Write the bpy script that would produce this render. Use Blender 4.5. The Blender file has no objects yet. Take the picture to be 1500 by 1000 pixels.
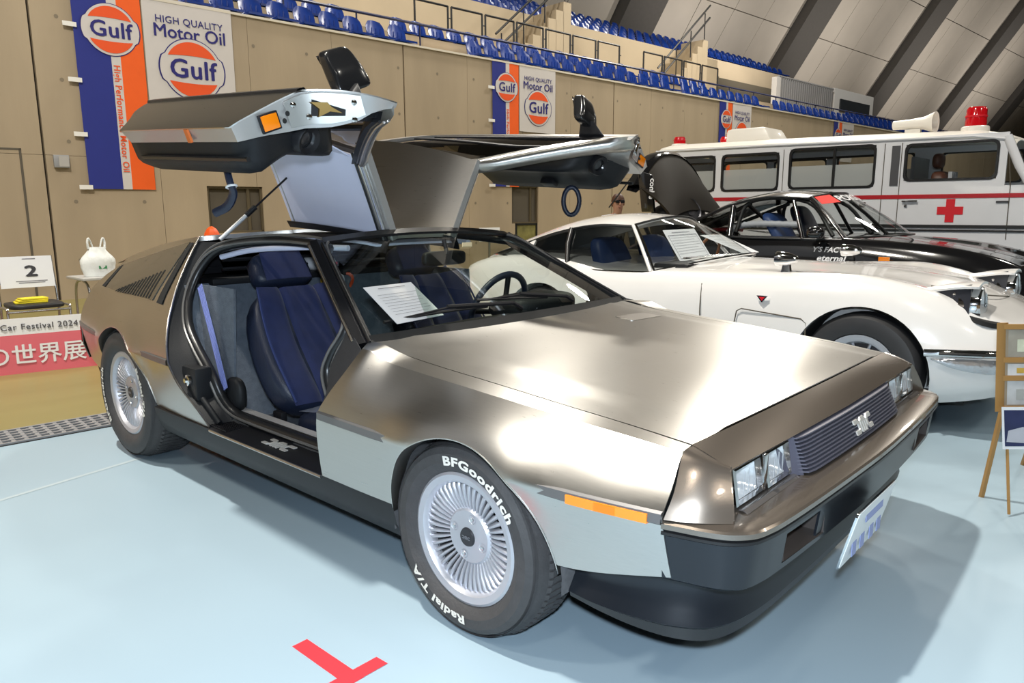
import bpy, bmesh, math, random
import numpy as np
from mathutils import Matrix, Vector, Euler
random.seed(7)
SC = bpy.context.scene
COL = SC.collection
R_ = math.radians
# ---------------------------------------------------------------- camera
CAMP = Vector((1.4375552, -2.24327938, 1.2304943))
yaw, pit, rol = 2.30435673, -0.17742614, -0.00445447
fw = Vector((math.cos(pit) * math.cos(yaw), math.cos(pit) * math.sin(yaw), math.sin(pit)))
rt = fw.cross(Vector((0, 0, 1))).normalized()
up = rt.cross(fw)
c_, s_ = math.cos(rol), math.sin(rol)
rt2, up2 = c_ * rt + s_ * up, -s_ * rt + c_ * up
cd = bpy.data.cameras.new('camera')
cam = bpy.data.objects.new('camera', cd)
COL.objects.link(cam)
m = Matrix((rt2, up2, -fw)).transposed().to_4x4()
m.translation = CAMP
cam.matrix_world = m
cd.sensor_width = 36.0
cd.lens = 1075.76 / 1500 * 36
cd.clip_start = 0.05
cd.clip_end = 300
SC.camera = cam
# ---------------------------------------------------------------- colour management
SC.view_settings.view_transform = 'Standard'
SC.view_settings.look = 'None'
SC.view_settings.gamma = 1.0
SC.view_settings.use_curve_mapping = False
SC.view_settings.exposure = 0.46
SC.cycles.use_denoising = True
SC.cycles.max_bounces = 8
SC.cycles.diffuse_bounces = 3
SC.cycles.glossy_bounces = 4
SC.cycles.transmission_bounces = 8
SC.cycles.transparent_max_bounces = 12
SC.cycles.sample_clamp_indirect = 6.0
# ---------------------------------------------------------------- world: faint even light of the big hall
w = bpy.data.worlds.new('world')
SC.world = w
w.use_nodes = True
w.node_tree.nodes['Background'].inputs[0].default_value = (0.95, 0.97, 1.0, 1)
w.node_tree.nodes['Background'].inputs[1].default_value = 0.25
# ---------------------------------------------------------------- high-bay lamps hanging under the hall roof
LAMPS = [(-2.2, -2.9, 2.1, .45), (-8.6, 8, .9, 1.0), (-5.5, 14, .9, 1.2), (-7.5, 20.5, 1.4, 1.3), (3, 12, .7, 1.2), (11, 2, .4, 1.2), (11, 12, .5, 1.2),
         (4, -9, .4, 1.2), (-5, -8, .8, 1.2), (13, -8, .4, 1.2), (-3, 34, .5, 1.2), (8, 36, .4, 1.2)]
LAMPZ, LAMPW = 11.5, 550.0
for i, (x, y, k, sz_) in enumerate(LAMPS):
    ld = bpy.data.lights.new('high_bay_light', 'AREA')
    ld.shape = 'DISK'
    ld.size = sz_
    ld.energy = LAMPW * k
    ld.color = (1.0, 0.95, 0.85)
    lo = bpy.data.objects.new('high_bay_light', ld)
    lo.location = (x, y, LAMPZ)
    COL.objects.link(lo)
# the photographer's flash, just above the camera
fl = bpy.data.lights.new('camera_flash', 'POINT')
fl.energy = 175
fl.shadow_soft_size = .035
fl.color = (.74, .87, 1.0)
flo = bpy.data.objects.new('camera_flash', fl)
flo.location = CAMP + Vector((0, 0, .13)) + fw * -.02
COL.objects.link(flo)
# unseen spots added above the seat terrace to brighten the leaning roof slabs
for s_l in (29, 41, 54, 67):
    sd_ = Vector((math.cos(R_(85)), math.sin(R_(85)), 0)); nd_ = Vector((-math.sin(R_(85)), math.cos(R_(85)), 0))
    b_ = Vector((CAMP.x, CAMP.y, 0)) + nd_ * 11.9
    lf = bpy.data.lights.new('slab_fill_spot', 'SPOT')
    lf.spot_size = R_(130); lf.spot_blend = .6; lf.shadow_soft_size = .3
    lf.energy = 1200; lf.color = (1.0, .94, .86)
    lo = bpy.data.objects.new('slab_fill_spot', lf)
    lo.location = b_ + sd_ * s_l + nd_ * .9 + Vector((0, 0, 6.6))
    lo.rotation_euler = (nd_ * 5 + Vector((0, 0, 6)) + sd_ * 1.5).to_track_quat('-Z', 'Y').to_euler()
    COL.objects.link(lo)


# ================================================================= helpers
def link(o, parent=None):
    COL.objects.link(o)
    if parent is not None:
        o.parent = parent
    return o


def tag(o, label=None, cat=None, group=None, kind=None):
    if label: o['label'] = label
    if cat: o['category'] = cat
    if group: o['group'] = group
    if kind: o['kind'] = kind
    return o


def empty(name, loc=(0, 0, 0)):
    o = bpy.data.objects.new(name, None)
    o.empty_display_size = 0.1
    o.location = loc
    return link(o)


TF = [None]          # transform applied to every vertex that is built (lets a door be built shut and swung open)
LOC = [Vector((0, 0, 0))]


def setparent(o, parent):
    """parent without moving: vertices are written in world space, parents sit at their own place"""
    if parent is not None:
        o.parent = parent
        o.matrix_parent_inverse = wm(parent).inverted()


def wm(o):
    a = o.matrix_basis.copy()
    if o.parent is not None:
        a = wm(o.parent) @ o.matrix_parent_inverse @ a
    return a


def sharpen_rim(me):
    """crisp panel edges: open borders stay sharp when the sheet is given thickness"""
    cnt = np.zeros(len(me.edges), int)
    ei = np.zeros(len(me.loops), int)
    me.loops.foreach_get('edge_index', ei)
    np.add.at(cnt, ei, 1)
    for i in np.nonzero(cnt == 1)[0]: me.edges[int(i)].use_edge_sharp = True


def mesh(name, vs, fs, mat, parent=None, smooth=35, clean=0, out=None, thick=0, tf=True, bevel=0):
    me = bpy.data.meshes.new(name)
    vs = [tuple(v) for v in vs]
    if tf and TF[0] is not None:
        vs = [tuple(TF[0](Vector(v))) for v in vs]
        if out is not None: out = tuple(TF[0](Vector(out)))
    me.from_pydata(vs, [], fs)
    if clean or out is not None or bevel:
        bm = bmesh.new()
        bm.from_mesh(me)
        if clean:
            bmesh.ops.remove_doubles(bm, verts=bm.verts, dist=clean)
            bmesh.ops.dissolve_degenerate(bm, edges=bm.edges, dist=1e-5)
        if bevel:
            bmesh.ops.recalc_face_normals(bm, faces=bm.faces)
            bmesh.ops.bevel(bm, geom=[e for e in bm.edges if e.calc_face_angle(0) > 0.5], offset=bevel, segments=2, affect='EDGES', profile=.6)
        if out is not None:
            o_ = Vector(out)
            s = sum(f.normal.dot(f.calc_center_median() - o_) * f.calc_area() for f in bm.faces)
            if s < 0:
                bmesh.ops.reverse_faces(bm, faces=bm.faces)
        bm.to_mesh(me)
        bm.free()
    me.materials.append(mat)
    if smooth:
        me.shade_smooth()
        if smooth < 180: me.set_sharp_from_angle(angle=R_(smooth))
    o = bpy.data.objects.new(name, me)
    COL.objects.link(o)
    setparent(o, parent)
    if thick:
        if smooth: sharpen_rim(me)
        md = o.modifiers.new('thickness', 'SOLIDIFY')
        md.thickness = thick
        md.offset = -1
    return o


def gridf(n, m, cu=False, cv=False, off=0):
    fs = []
    for i in range(n if cu else n - 1):
        for j in range(m if cv else m - 1):
            a, b = i * m + j, i * m + (j + 1) % m
            c, d = ((i + 1) % n) * m + (j + 1) % m, ((i + 1) % n) * m + j
            fs.append((off + a, off + b, off + c, off + d))
    return fs


def grid(name, G, mat, parent=None, cu=False, cv=False, out=(0, 0, .6), thick=0, smooth=35, clean=1e-4, caps=False):
    n, m_ = len(G), len(G[0])
    fs = gridf(n, m_, cu, cv)
    if caps:
        fs += [tuple(range(m_)), tuple(range((n - 1) * m_, n * m_))]
    return mesh(name, [p for r in G for p in r], fs, mat, parent, smooth, clean, out, thick)


def boxv(c, s, rz=0, M=None):
    vs = []
    for x in (-1, 1):
        for y in (-1, 1):
            for z in (-1, 1):
                v = Vector((x * s[0] / 2, y * s[1] / 2, z * s[2] / 2))
                if M is not None: v = M @ v
                elif rz: v.rotate(Euler((0, 0, rz)))
                vs.append(v + Vector(c))
    return vs, [(0, 1, 3, 2), (4, 6, 7, 5), (0, 4, 5, 1), (2, 3, 7, 6), (0, 2, 6, 4), (1, 5, 7, 3)]


def box(name, c, s, mat, parent=None, rz=0, bevel=0, M=None, smooth=35):
    vs, fs = boxv(c, s, rz, M)
    return mesh(name, vs, fs, mat, parent, smooth, bevel=bevel)


def multi(parts):
    """join (verts, faces) pieces"""
    V_, F_ = [], []
    for v, f in parts:
        k = len(V_)
        V_ += [tuple(p) for p in v]
        F_ += [tuple(i + k for i in q) for q in f]
    return V_, F_


def hexa(name, P8, mat, parent=None, bevel=0, smooth=35):
    """solid from 4 bottom + 4 top corner points"""
    fs = [(3, 2, 1, 0), (4, 5, 6, 7), (0, 1, 5, 4), (1, 2, 6, 5), (2, 3, 7, 6), (3, 0, 4, 7)]
    return mesh(name, P8, fs, mat, parent, smooth, bevel=bevel)


def frames(pts, closed=False):
    n = len(pts)
    T = []
    for i in range(n):
        a = pts[(i - 1) % n] if (closed or i > 0) else pts[i]
        b = pts[(i + 1) % n] if (closed or i < n - 1) else pts[i]
        T.append((b - a).normalized())
    ref = Vector((0, 0, 1)) if abs(T[0].z) < .9 else Vector((1, 0, 0))
    N = (ref - T[0] * ref.dot(T[0])).normalized()
    out = []
    for t in T:
        N = (N - t * N.dot(t))
        N = N.normalized() if N.length > 1e-6 else t.orthogonal().normalized()
        out.append((N, t.cross(N)))
    return out


def tubev(pts, r, n=8, closed=False, sx=1.0):
    pts = [Vector(p) for p in pts]
    fr = frames(pts, closed)
    rr = r if isinstance(r, (list, tuple)) else [r] * len(pts)
    vs = []
    for p, (N, B), q in zip(pts, fr, rr):
        for k in range(n):
            a = 2 * math.pi * (k + .5) / n
            vs.append(p + N * (math.cos(a) * q) + B * (math.sin(a) * q * sx))
    fs = gridf(len(pts), n, closed, True)
    if not closed:
        fs += [tuple(range(n))[::-1], tuple(range((len(pts) - 1) * n, len(pts) * n))]
    return vs, fs


def tube(name, pts, r, mat, parent=None, n=8, closed=False, sx=1.0, smooth=50):
    vs, fs = tubev(pts, r, n, closed, sx)
    return mesh(name, vs, fs, mat, parent, smooth)


def spline(pts, n=8, closed=False):
    """Catmull-Rom through the points"""
    P = [np.array(p, float) for p in pts]
    L = len(P)
    out = []
    for i in range(L if closed else L - 1):
        p0 = P[(i - 1) % L] if closed or i > 0 else 2 * P[0] - P[1]
        p1, p2 = P[i % L], P[(i + 1) % L]
        p3 = P[(i + 2) % L] if closed or i < L - 2 else 2 * P[-1] - P[-2]
        for k in range(n):
            t = k / n
            out.append(Vector(.5 * ((2 * p1) + (-p0 + p2) * t + (2 * p0 - 5 * p1 + 4 * p2 - p3) * t * t + (-p0 + 3 * p1 - 3 * p2 + p3) * t ** 3)))
    if not closed: out.append(Vector(P[-1]))
    return out


def ip(xs, ys):
    """smooth monotone interpolation"""
    xs, ys = np.array(xs, float), np.array(ys, float)
    if xs[0] > xs[-1]: xs, ys = xs[::-1], ys[::-1]
    h = np.diff(xs); d = np.diff(ys) / h
    s = np.zeros(len(xs))
    s[0], s[-1] = d[0], d[-1]
    for i in range(1, len(xs) - 1):
        if d[i - 1] * d[i] > 0:
            w1, w2 = 2 * h[i] + h[i - 1], h[i] + 2 * h[i - 1]
            s[i] = (w1 + w2) / (w1 / d[i - 1] + w2 / d[i])

    def f(x):
        x = min(max(x, xs[0]), xs[-1])
        i = min(max(int(np.searchsorted(xs, x)) - 1, 0), len(xs) - 2)
        t = (x - xs[i]) / h[i]
        return float((1 + 2 * t) * (1 - t) ** 2 * ys[i] + t * (1 - t) ** 2 * h[i] * s[i] + t * t * (3 - 2 * t) * ys[i + 1] + t * t * (t - 1) * h[i] * s[i + 1])
    return f


def lerp(a, b, t): return a + (b - a) * t
def lin(a, b, n): return [a + (b - a) * i / (n - 1) for i in range(n)]
def sst(a, b, x):
    t = min(max((x - a) / (b - a), 0), 1)
    return t * t * (3 - 2 * t)


def lathev(prof, axis, centre, seg=48, xdir=None):
    """prof: (radius, along axis)"""
    axis = Vector(axis).normalized()
    X = Vector(xdir) if xdir else axis.orthogonal().normalized()
    Y = axis.cross(X)
    vs = [Vector(centre) + axis * h + (X * math.cos(2 * math.pi * k / seg) + Y * math.sin(2 * math.pi * k / seg)) * r for r, h in prof for k in range(seg)]
    return vs, gridf(len(prof), seg, False, True)


def lathe(name, prof, axis, centre, mat, parent=None, seg=48, smooth=35):
    vs, fs = lathev(prof, axis, centre, seg)
    return mesh(name, vs, fs, mat, parent, smooth, clean=1e-5, out=centre)


def prismv(poly, f, d0, d1):
    """2-D outline -> solid; f(u, v, d) gives the 3-D point"""
    n = len(poly)
    vs = [f(u, v, d0) for u, v in poly] + [f(u, v, d1) for u, v in poly]
    fs = [tuple(range(n))[::-1], tuple(range(n, 2 * n))] + [(i, (i + 1) % n, n + (i + 1) % n, n + i) for i in range(n)]
    return vs, fs


def prism(name, poly, f, d0, d1, mat, parent=None, bevel=0, smooth=35):
    vs, fs = prismv(poly, f, d0, d1)
    return mesh(name, vs, fs, mat, parent, smooth, bevel=bevel)


def rrect(w, h, r, n=4, cx=0, cy=0):
    out = []
    for sx, sy, a0 in ((1, 1, 0), (-1, 1, 90), (-1, -1, 180), (1, -1, 270)):
        for k in range(n + 1):
            a = R_(a0 + 90 * k / n)
            out.append((cx + sx * (w / 2 - r) + r * math.cos(a), cy + sy * (h / 2 - r) + r * math.sin(a)))
    return out


def textv(body, size=1.0, bold=0.0, align='CENTER', extrude=0.0, shear=0, spacing=1.0):
    """flat lettering as (verts 2-D, faces); baseline at 0"""
    cu = bpy.data.curves.new('lettering', 'FONT')
    cu.body = body
    cu.size = size
    cu.align_x = align
    cu.offset = bold * size
    cu.resolution_u = 3
    cu.shear = shear
    cu.space_character = spacing
    cu.fill_mode = 'BOTH'
    o = bpy.data.objects.new('lettering', cu)
    me = bpy.data.meshes.new_from_object(o)
    vs = [(v.co.x, v.co.y) for v in me.vertices]
    fs = [tuple(p.vertices) for p in me.polygons]
    bpy.data.objects.remove(o)
    bpy.data.curves.remove(cu)
    bpy.data.meshes.remove(me)
    return vs, fs


def text(name, body, f, mat, parent=None, size=1.0, bold=0.0, align='CENTER', sx=1.0, shear=0, spacing=1.0, dup=0.0):
    """f(u, v) -> 3-D point a hair above the surface that carries the print"""
    vs, fs = textv(body, size, bold, align, shear=shear, spacing=spacing)
    if dup:      # heavier strokes: the same outline printed again a little to each side
        nrm = (Vector(f(.01, 0)) - Vector(f(0, 0))).cross(Vector(f(0, .01)) - Vector(f(0, 0))).normalized()
        pts, fs = multi([([Vector(f((u + du * size) * sx, v + dv * size)) + nrm * (.0007 * q) for u, v in vs], fs) for q, (du, dv) in enumerate(((0, 0), (dup, 0), (-dup, 0), (0, dup * .7), (0, -dup * .7)))])
    else:
        pts = [f(u * sx, v) for u, v in vs]
    o = mesh(name, pts, fs, mat, parent, smooth=0)
    if len(body) > 5: o['kind'] = 'stuff'
    return o


# ================================================================= materials
MATS = {}


def mat(name, col=(.5, .5, .5), rough=.5, metal=0.0, var=0.0, vscale=8.0, bump=0.0, bscale=60.0, coat=0.0, spec=.5, alpha=1.0, trans=0.0,
        aniso=0.0, tangent=None, stretch=(1, 1, 1), sheen=0.0, emit=None, estr=0.0, rvar=0.0, ior=1.5):
    if name in MATS: return MATS[name]
    m = bpy.data.materials.new(name)
    m.use_nodes = True
    nt = m.node_tree
    b = nt.nodes['Principled BSDF']
    c = tuple(col) + (1,)
    b.inputs['Base Color'].default_value = c
    b.inputs['Roughness'].default_value = rough
    b.inputs['Metallic'].default_value = metal
    b.inputs['Coat Weight'].default_value = coat
    b.inputs['Coat Roughness'].default_value = .04
    b.inputs['Specular IOR Level'].default_value = spec
    b.inputs['Alpha'].default_value = alpha
    b.inputs['Transmission Weight'].default_value = trans
    b.inputs['Anisotropic'].default_value = aniso
    b.inputs['Sheen Weight'].default_value = sheen
    b.inputs['IOR'].default_value = ior
    if emit:
        b.inputs['Emission Color'].default_value = tuple(emit) + (1,)
        b.inputs['Emission Strength'].default_value = estr
    tc = nt.nodes.new('ShaderNodeTexCoord')
    mp = nt.nodes.new('ShaderNodeMapping')
    mp.inputs['Scale'].default_value = stretch
    nt.links.new(tc.outputs['Object'], mp.inputs[0])
    nz = nt.nodes.new('ShaderNodeTexNoise')
    nz.inputs['Scale'].default_value = vscale
    nz.inputs['Detail'].default_value = 5
    nt.links.new(mp.outputs[0], nz.inputs['Vector'])
    v_ = max(var, .02)
    mx = nt.nodes.new('ShaderNodeMix')
    mx.data_type = 'RGBA'
    mx.inputs[6].default_value = tuple(max(0, x * (1 - v_)) for x in col) + (1,)
    mx.inputs[7].default_value = tuple(min(1, x * (1 + v_)) for x in col) + (1,)
    nt.links.new(nz.outputs['Fac'], mx.inputs[0])
    nt.links.new(mx.outputs[2], b.inputs['Base Color'])
    if rvar:
        mr = nt.nodes.new('ShaderNodeMapRange')
        mr.inputs['To Min'].default_value = max(0, rough - rvar)
        mr.inputs['To Max'].default_value = min(1, rough + rvar)
        nt.links.new(nz.outputs['Fac'], mr.inputs['Value'])
        nt.links.new(mr.outputs[0], b.inputs['Roughness'])
    if bump:
        nb = nt.nodes.new('ShaderNodeTexNoise')
        nb.inputs['Scale'].default_value = bscale
        nb.inputs['Detail'].default_value = 3
        nt.links.new(mp.outputs[0], nb.inputs['Vector'])
        bp = nt.nodes.new('ShaderNodeBump')
        bp.inputs['Strength'].default_value = bump
        bp.inputs['Distance'].default_value = .01
        nt.links.new(nb.outputs['Fac'], bp.inputs['Height'])
        nt.links.new(bp.outputs[0], b.inputs['Normal'])
    if tangent is not None:
        cx = nt.nodes.new('ShaderNodeCombineXYZ')
        for k in range(3): cx.inputs[k].default_value = tangent[k]
        nt.links.new(cx.outputs[0], b.inputs['Tangent'])
    MATS[name] = m
    return m


def glass_mat(name, tint=(.8, .85, .83), rough=.0, opacity=.12, spec=.5):
    """thin sheet glass: see-through tint with a mirror-like surface"""
    if name in MATS: return MATS[name]
    m = bpy.data.materials.new(name)
    m.use_nodes = True
    nt = m.node_tree
    nt.nodes.remove(nt.nodes['Principled BSDF'])
    out = nt.nodes['Material Output']
    tr = nt.nodes.new('ShaderNodeBsdfTransparent')
    tr.inputs[0].default_value = tuple(tint) + (1,)
    gl = nt.nodes.new('ShaderNodeBsdfGlossy')
    gl.inputs['Roughness'].default_value = rough
    lw = nt.nodes.new('ShaderNodeLayerWeight')
    lw.inputs[0].default_value = .5
    pw = nt.nodes.new('ShaderNodeMath'); pw.operation = 'POWER'; pw.inputs[1].default_value = 5
    nt.links.new(lw.outputs['Facing'], pw.inputs[0])
    fr = nt.nodes.new('ShaderNodeMath'); fr.operation = 'MULTIPLY_ADD'; fr.inputs[1].default_value = .95; fr.inputs[2].default_value = .05
    nt.links.new(pw.outputs[0], fr.inputs[0])
    mx = nt.nodes.new('ShaderNodeMixShader')
    nt.links.new(fr.outputs[0], mx.inputs[0])
    nt.links.new(tr.outputs[0], mx.inputs[1])
    nt.links.new(gl.outputs[0], mx.inputs[2])
    nt.links.new(mx.outputs[0], out.inputs[0])
    MATS[name] = m
    return m


STEEL = mat('brushed_stainless_steel', (.57, .55, .52), .29, 1.0, var=.06, vscale=5, rvar=.035, aniso=.75, tangent=(0, 1, 0), stretch=(.8, 60, 60))
JAMB = mat('silver_grey_jamb_paint', (.40, .385, .37), .33, .55, var=.04, coat=.3)
STEEL2 = mat('plain_stainless_steel', (.62, .60, .57), .28, 1.0, var=.03, vscale=6)
FASCIA = mat('metallic_grey_bronze_paint', (.20, .165, .135), .24, .75, var=.04, coat=.5)
BLACKP = mat('black_satin_bumper_paint', (.010, .012, .016), .30, var=.1, spec=.4)
BLACK = mat('black_plastic', (.010, .010, .012), .45, spec=.3, var=.15, bump=.1, bscale=300)
RUBBER = mat('black_rubber_seal', (.012, .012, .013), .32, var=.15)
DARK = mat('dark_interior_trim', (.009, .010, .012), .55, spec=.3, var=.2, bump=.1, bscale=200)
SHADOW = mat('underbody_black', (.008, .008, .008), .8)
TYRE = mat('tyre_rubber', (.048, .046, .047), .62, var=.25, vscale=30, bump=.15, bscale=120)
WLET = mat('raised_white_lettering', (.75, .72, .66), .6)
ALLOY = mat('silver_painted_alloy', (.52, .52, .56), .38, .55, var=.04)
CHROME = mat('chrome', (.75, .75, .76), .07, 1.0)
AMBER = mat('amber_lens', (.85, .22, .004), .2, coat=.6, spec=.6)
REDLENS = mat('red_lens', (.6, .01, .01), .15, coat=.6)
BLUEV = mat('blue_velour', (.008, .016, .075), .85, var=.3, vscale=20, sheen=.2, bump=.1, bscale=250)
NAVYL = mat('navy_leather', (.012, .018, .04), .42, var=.2, bump=.15, bscale=180)
HEADLN = mat('pale_blue_grey_headlining', (.64, .66, .82), .85, var=.03, bump=.05, bscale=300)
CARPET = mat('slate_blue_carpet', (.10, .12, .15), .95, var=.35, vscale=40, bump=.3, bscale=220)
BELT = mat('blue_webbing', (.17, .21, .50), .7, var=.1)
PAPER = mat('white_paper', (.70, .71, .73), .7, var=.01)
INK = mat('dark_ink', (.03, .03, .035), .6)
WGLASS = glass_mat('windscreen_glass', (.78, .84, .80))
DGLASS = glass_mat('tinted_side_glass', (.22, .20, .16))
CGLASS = glass_mat('clear_lens_glass', (.95, .96, .97))
# ================================================================= the hall
TH = R_(85)
WD = Vector((math.cos(TH), math.sin(TH), 0))
WN = Vector((-math.sin(TH), math.cos(TH), 0))
WDIST, WTOP = 11.9, 4.25
WO = Vector((CAMP.x, CAMP.y, 0)) + WN * WDIST


def W(s, n, z): return WO + WD * s + WN * n + Vector((0, 0, z))


def wbox(name, s0, s1, n0, n1, z0, z1, mt, parent=None, bevel=0):
    P8 = [W(s, n, z) for z in (z0, z1) for s, n in ((s0, n0), (s1, n0), (s1, n1), (s0, n1))]
    return hexa(name, P8, mt, parent, bevel)


def wboxv(s0, s1, n0, n1, z0, z1):
    P8 = [W(s, n, z) for z in (z0, z1) for s, n in ((s0, n0), (s1, n0), (s1, n1), (s0, n1))]
    return P8, [(3, 2, 1, 0), (4, 5, 6, 7), (0, 1, 5, 4), (1, 2, 6, 5), (2, 3, 7, 6), (3, 0, 4, 7)]


CONC = mat('board_marked_concrete', (.385, .305, .21), .85, var=.22, vscale=1.6, bump=.25, bscale=9, stretch=(1, 1, .22))
CONC2 = mat('pale_concrete_slab', (.52, .47, .41), .9, var=.12, vscale=.7, bump=.1, bscale=4)
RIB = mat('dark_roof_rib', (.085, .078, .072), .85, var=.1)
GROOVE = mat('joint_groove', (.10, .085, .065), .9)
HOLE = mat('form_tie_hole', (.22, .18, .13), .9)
SEATB = mat('blue_moulded_plastic', (.007, .032, .20), .25, var=.08)
NAVYR = mat('navy_painted_rail', (.015, .02, .07), .4)
BLKR = mat('black_painted_steel', (.012, .012, .012), .45)
GREYST = mat('galvanised_grey', (.35, .35, .36), .45, .4)


def floor_material():
    m = bpy.data.materials.new('sealed_hall_floor')
    m.use_nodes = True
    nt = m.node_tree
    b = nt.nodes['Principled BSDF']
    N = nt.nodes.new
    L = nt.links.new
    geo = N('ShaderNodeNewGeometry')
    dot = N('ShaderNodeVectorMath'); dot.operation = 'DOT_PRODUCT'
    L(geo.outputs['Position'], dot.inputs[0])
    dot.inputs[1].default_value = tuple(WN)
    gt = N('ShaderNodeMath'); gt.operation = 'GREATER_THAN'
    L(dot.outputs['Value'], gt.inputs[0])
    gt.inputs[1].default_value = DRAIN_N
    nz = N('ShaderNodeTexNoise'); nz.inputs['Scale'].default_value = .9; nz.inputs['Detail'].default_value = 6
    L(geo.outputs['Position'], nz.inputs['Vector'])
    a = N('ShaderNodeMix'); a.data_type = 'RGBA'
    a.inputs[6].default_value = (.31, .41, .485, 1); a.inputs[7].default_value = (.36, .465, .535, 1)
    L(nz.outputs['Fac'], a.inputs[0])
    mp = N('ShaderNodeMapping'); mp.inputs['Scale'].default_value = (1.2, .25, 1)
    L(geo.outputs['Position'], mp.inputs[0])
    nz2 = N('ShaderNodeTexNoise'); nz2.inputs['Scale'].default_value = 3; nz2.inputs['Detail'].default_value = 4
    L(mp.outputs[0], nz2.inputs['Vector'])
    c = N('ShaderNodeMix'); c.data_type = 'RGBA'
    c.inputs[6].default_value = (.20, .165, .058, 1); c.inputs[7].default_value = (.27, .23, .09, 1)
    L(nz2.outputs['Fac'], c.inputs[0])
    mx = N('ShaderNodeMix'); mx.data_type = 'RGBA'
    L(gt.outputs[0], mx.inputs[0]); L(a.outputs[2], mx.inputs[6]); L(c.outputs[2], mx.inputs[7])
    L(mx.outputs[2], b.inputs['Base Color'])
    mr = N('ShaderNodeMapRange'); mr.inputs['To Min'].default_value = .30; mr.inputs['To Max'].default_value = .44
    L(nz.outputs['Fac'], mr.inputs['Value']); L(mr.outputs[0], b.inputs['Roughness'])
    b.inputs['Specular IOR Level'].default_value = .3
    return m


DRAIN = W(0, -7.15, 0)
DRAIN_N = W(0, -7.1, 0).dot(WN)
FLOORM = floor_material()
tag(mesh('floor', [W(-40, 14, 0), W(100, 14, 0), W(100, -45, 0), W(-40, -45, 0)], [(0, 1, 2, 3)], FLOORM, smooth=0), kind='structure')

# lower arena wall: concrete panels split by real joints, with form-tie holes
wall = tag(wbox('wall_back', -12, 100, .08, .5, 0, WTOP, GROOVE), kind='structure')
joints = [-9.6, -3.6, 2.37, 8.35, 14.5, 20.5, 26.5, 32.5, 38.5, 44.5, 50.5, 100]
WIN = [(4.54, 5.45, .88, 1.62), (11.1, 11.92, .93, 1.75)]
bars_ = []
for a, b in zip(joints[:-1], joints[1:]):
    subs = lin(a, b, 5)
    for i in range(4):
        s0, s1 = subs[i] + (.016 if i == 0 else .003), subs[i + 1] - (.016 if i == 3 else .003)
        cuts = [w_ for w_ in WIN if w_[0] < s1 and w_[1] > s0]
        pcs = []
        if not cuts:
            for z0, z1 in ((0, 1.995), (2.0, WTOP)):
                pcs.append(wboxv(s0, s1, 0, .12, z0, z1))
        else:
            w_ = cuts[0]
            u0, u1 = max(s0, w_[0]), min(s1, w_[1])
            pcs += [wboxv(s0, s1, 0, .12, 0, w_[2]), wboxv(s0, s1, 0, .12, w_[3], WTOP)]
            if u0 > s0: pcs.append(wboxv(s0, u0, 0, .12, w_[2], w_[3]))
            if u1 < s1: pcs.append(wboxv(u1, s1, 0, .12, w_[2], w_[3]))
        v, f = multi(pcs)
        mesh('concrete_panel', v, f, CONC, wall, smooth=0)
hp = []
for k in range(150):
    s = -4 + (k // 5) * .92 + .25
    z = .55 + (k % 5) * .82
    if any(a - .1 < s < b + .1 and c - .1 < z < d + .1 for a, b, c, d in WIN): continue
    cen = W(s + random.uniform(-.02, .02), -.002, z)
    vs = [cen + (WD * math.cos(t) + Vector((0, 0, math.sin(t)))) * .028 for t in lin(0, 2 * math.pi, 9)[:-1]]
    hp.append((vs, [tuple(range(8))]))
v, f = multi(hp)
mesh('form_tie_holes', v, f, HOLE, wall, smooth=0)['kind'] = 'stuff'
# outline of a flush service door and a socket box in the wall
v, f = multi([wboxv(2.08, 2.11, -.004, .02, 0, 2.07), wboxv(1.0, 2.11, -.004, .02, 2.045, 2.07)])
mesh('door_seam', v, f, GROOVE, wall, smooth=0)
sb = tag(wbox('socket_box', 2.47, 2.66, -.05, 0, 1.83, 2.0, GREYST, bevel=.006), 'small grey socket box on the concrete wall below the largest banner', 'socket box')
wbox('cover', 2.53, 2.65, -.056, -.05, 1.845, 1.985, mat('socket_cover', (.42, .40, .38), .5), sb)
for k, (a, b, c, d) in enumerate(WIN):
    wi = tag(wbox('window_%d' % (k + 1), a, b, .10, .13, c, d, mat('dim_room_glass', (.12, .105, .075), .12, spec=.6)), kind='structure')
    v, f = multi([wboxv(a, b, .03, .10, d - .035, d), wboxv(a, b, .03, .10, c, c + .035), wboxv(a, a + .035, .03, .10, c, d), wboxv(b - .035, b, .03, .10, c, d),
                  wboxv(lerp(a, b, .72), lerp(a, b, .72) + .05, .05, .10, c, d)])
    mesh('window_frame', v, f, mat('bronze_window_frame', (.16, .13, .085), .4, .5), wi)
# pale lip on top of the wall
tag(wbox('trim_1', -12, 100, -.03, .5, WTOP, WTOP + .035, mat('pale_concrete_lip', (.66, .60, .50), .8)), kind='structure')

# terraces behind the wall
tag(wbox('trim_2', -12, 100, .5, .74, 0, WTOP + .05, CONC), kind='structure')
tag(wbox('trim_3', -12, 100, .74, 3.6, 0, WTOP + .40, CONC), kind='structure')
UPN = 4.0


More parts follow.
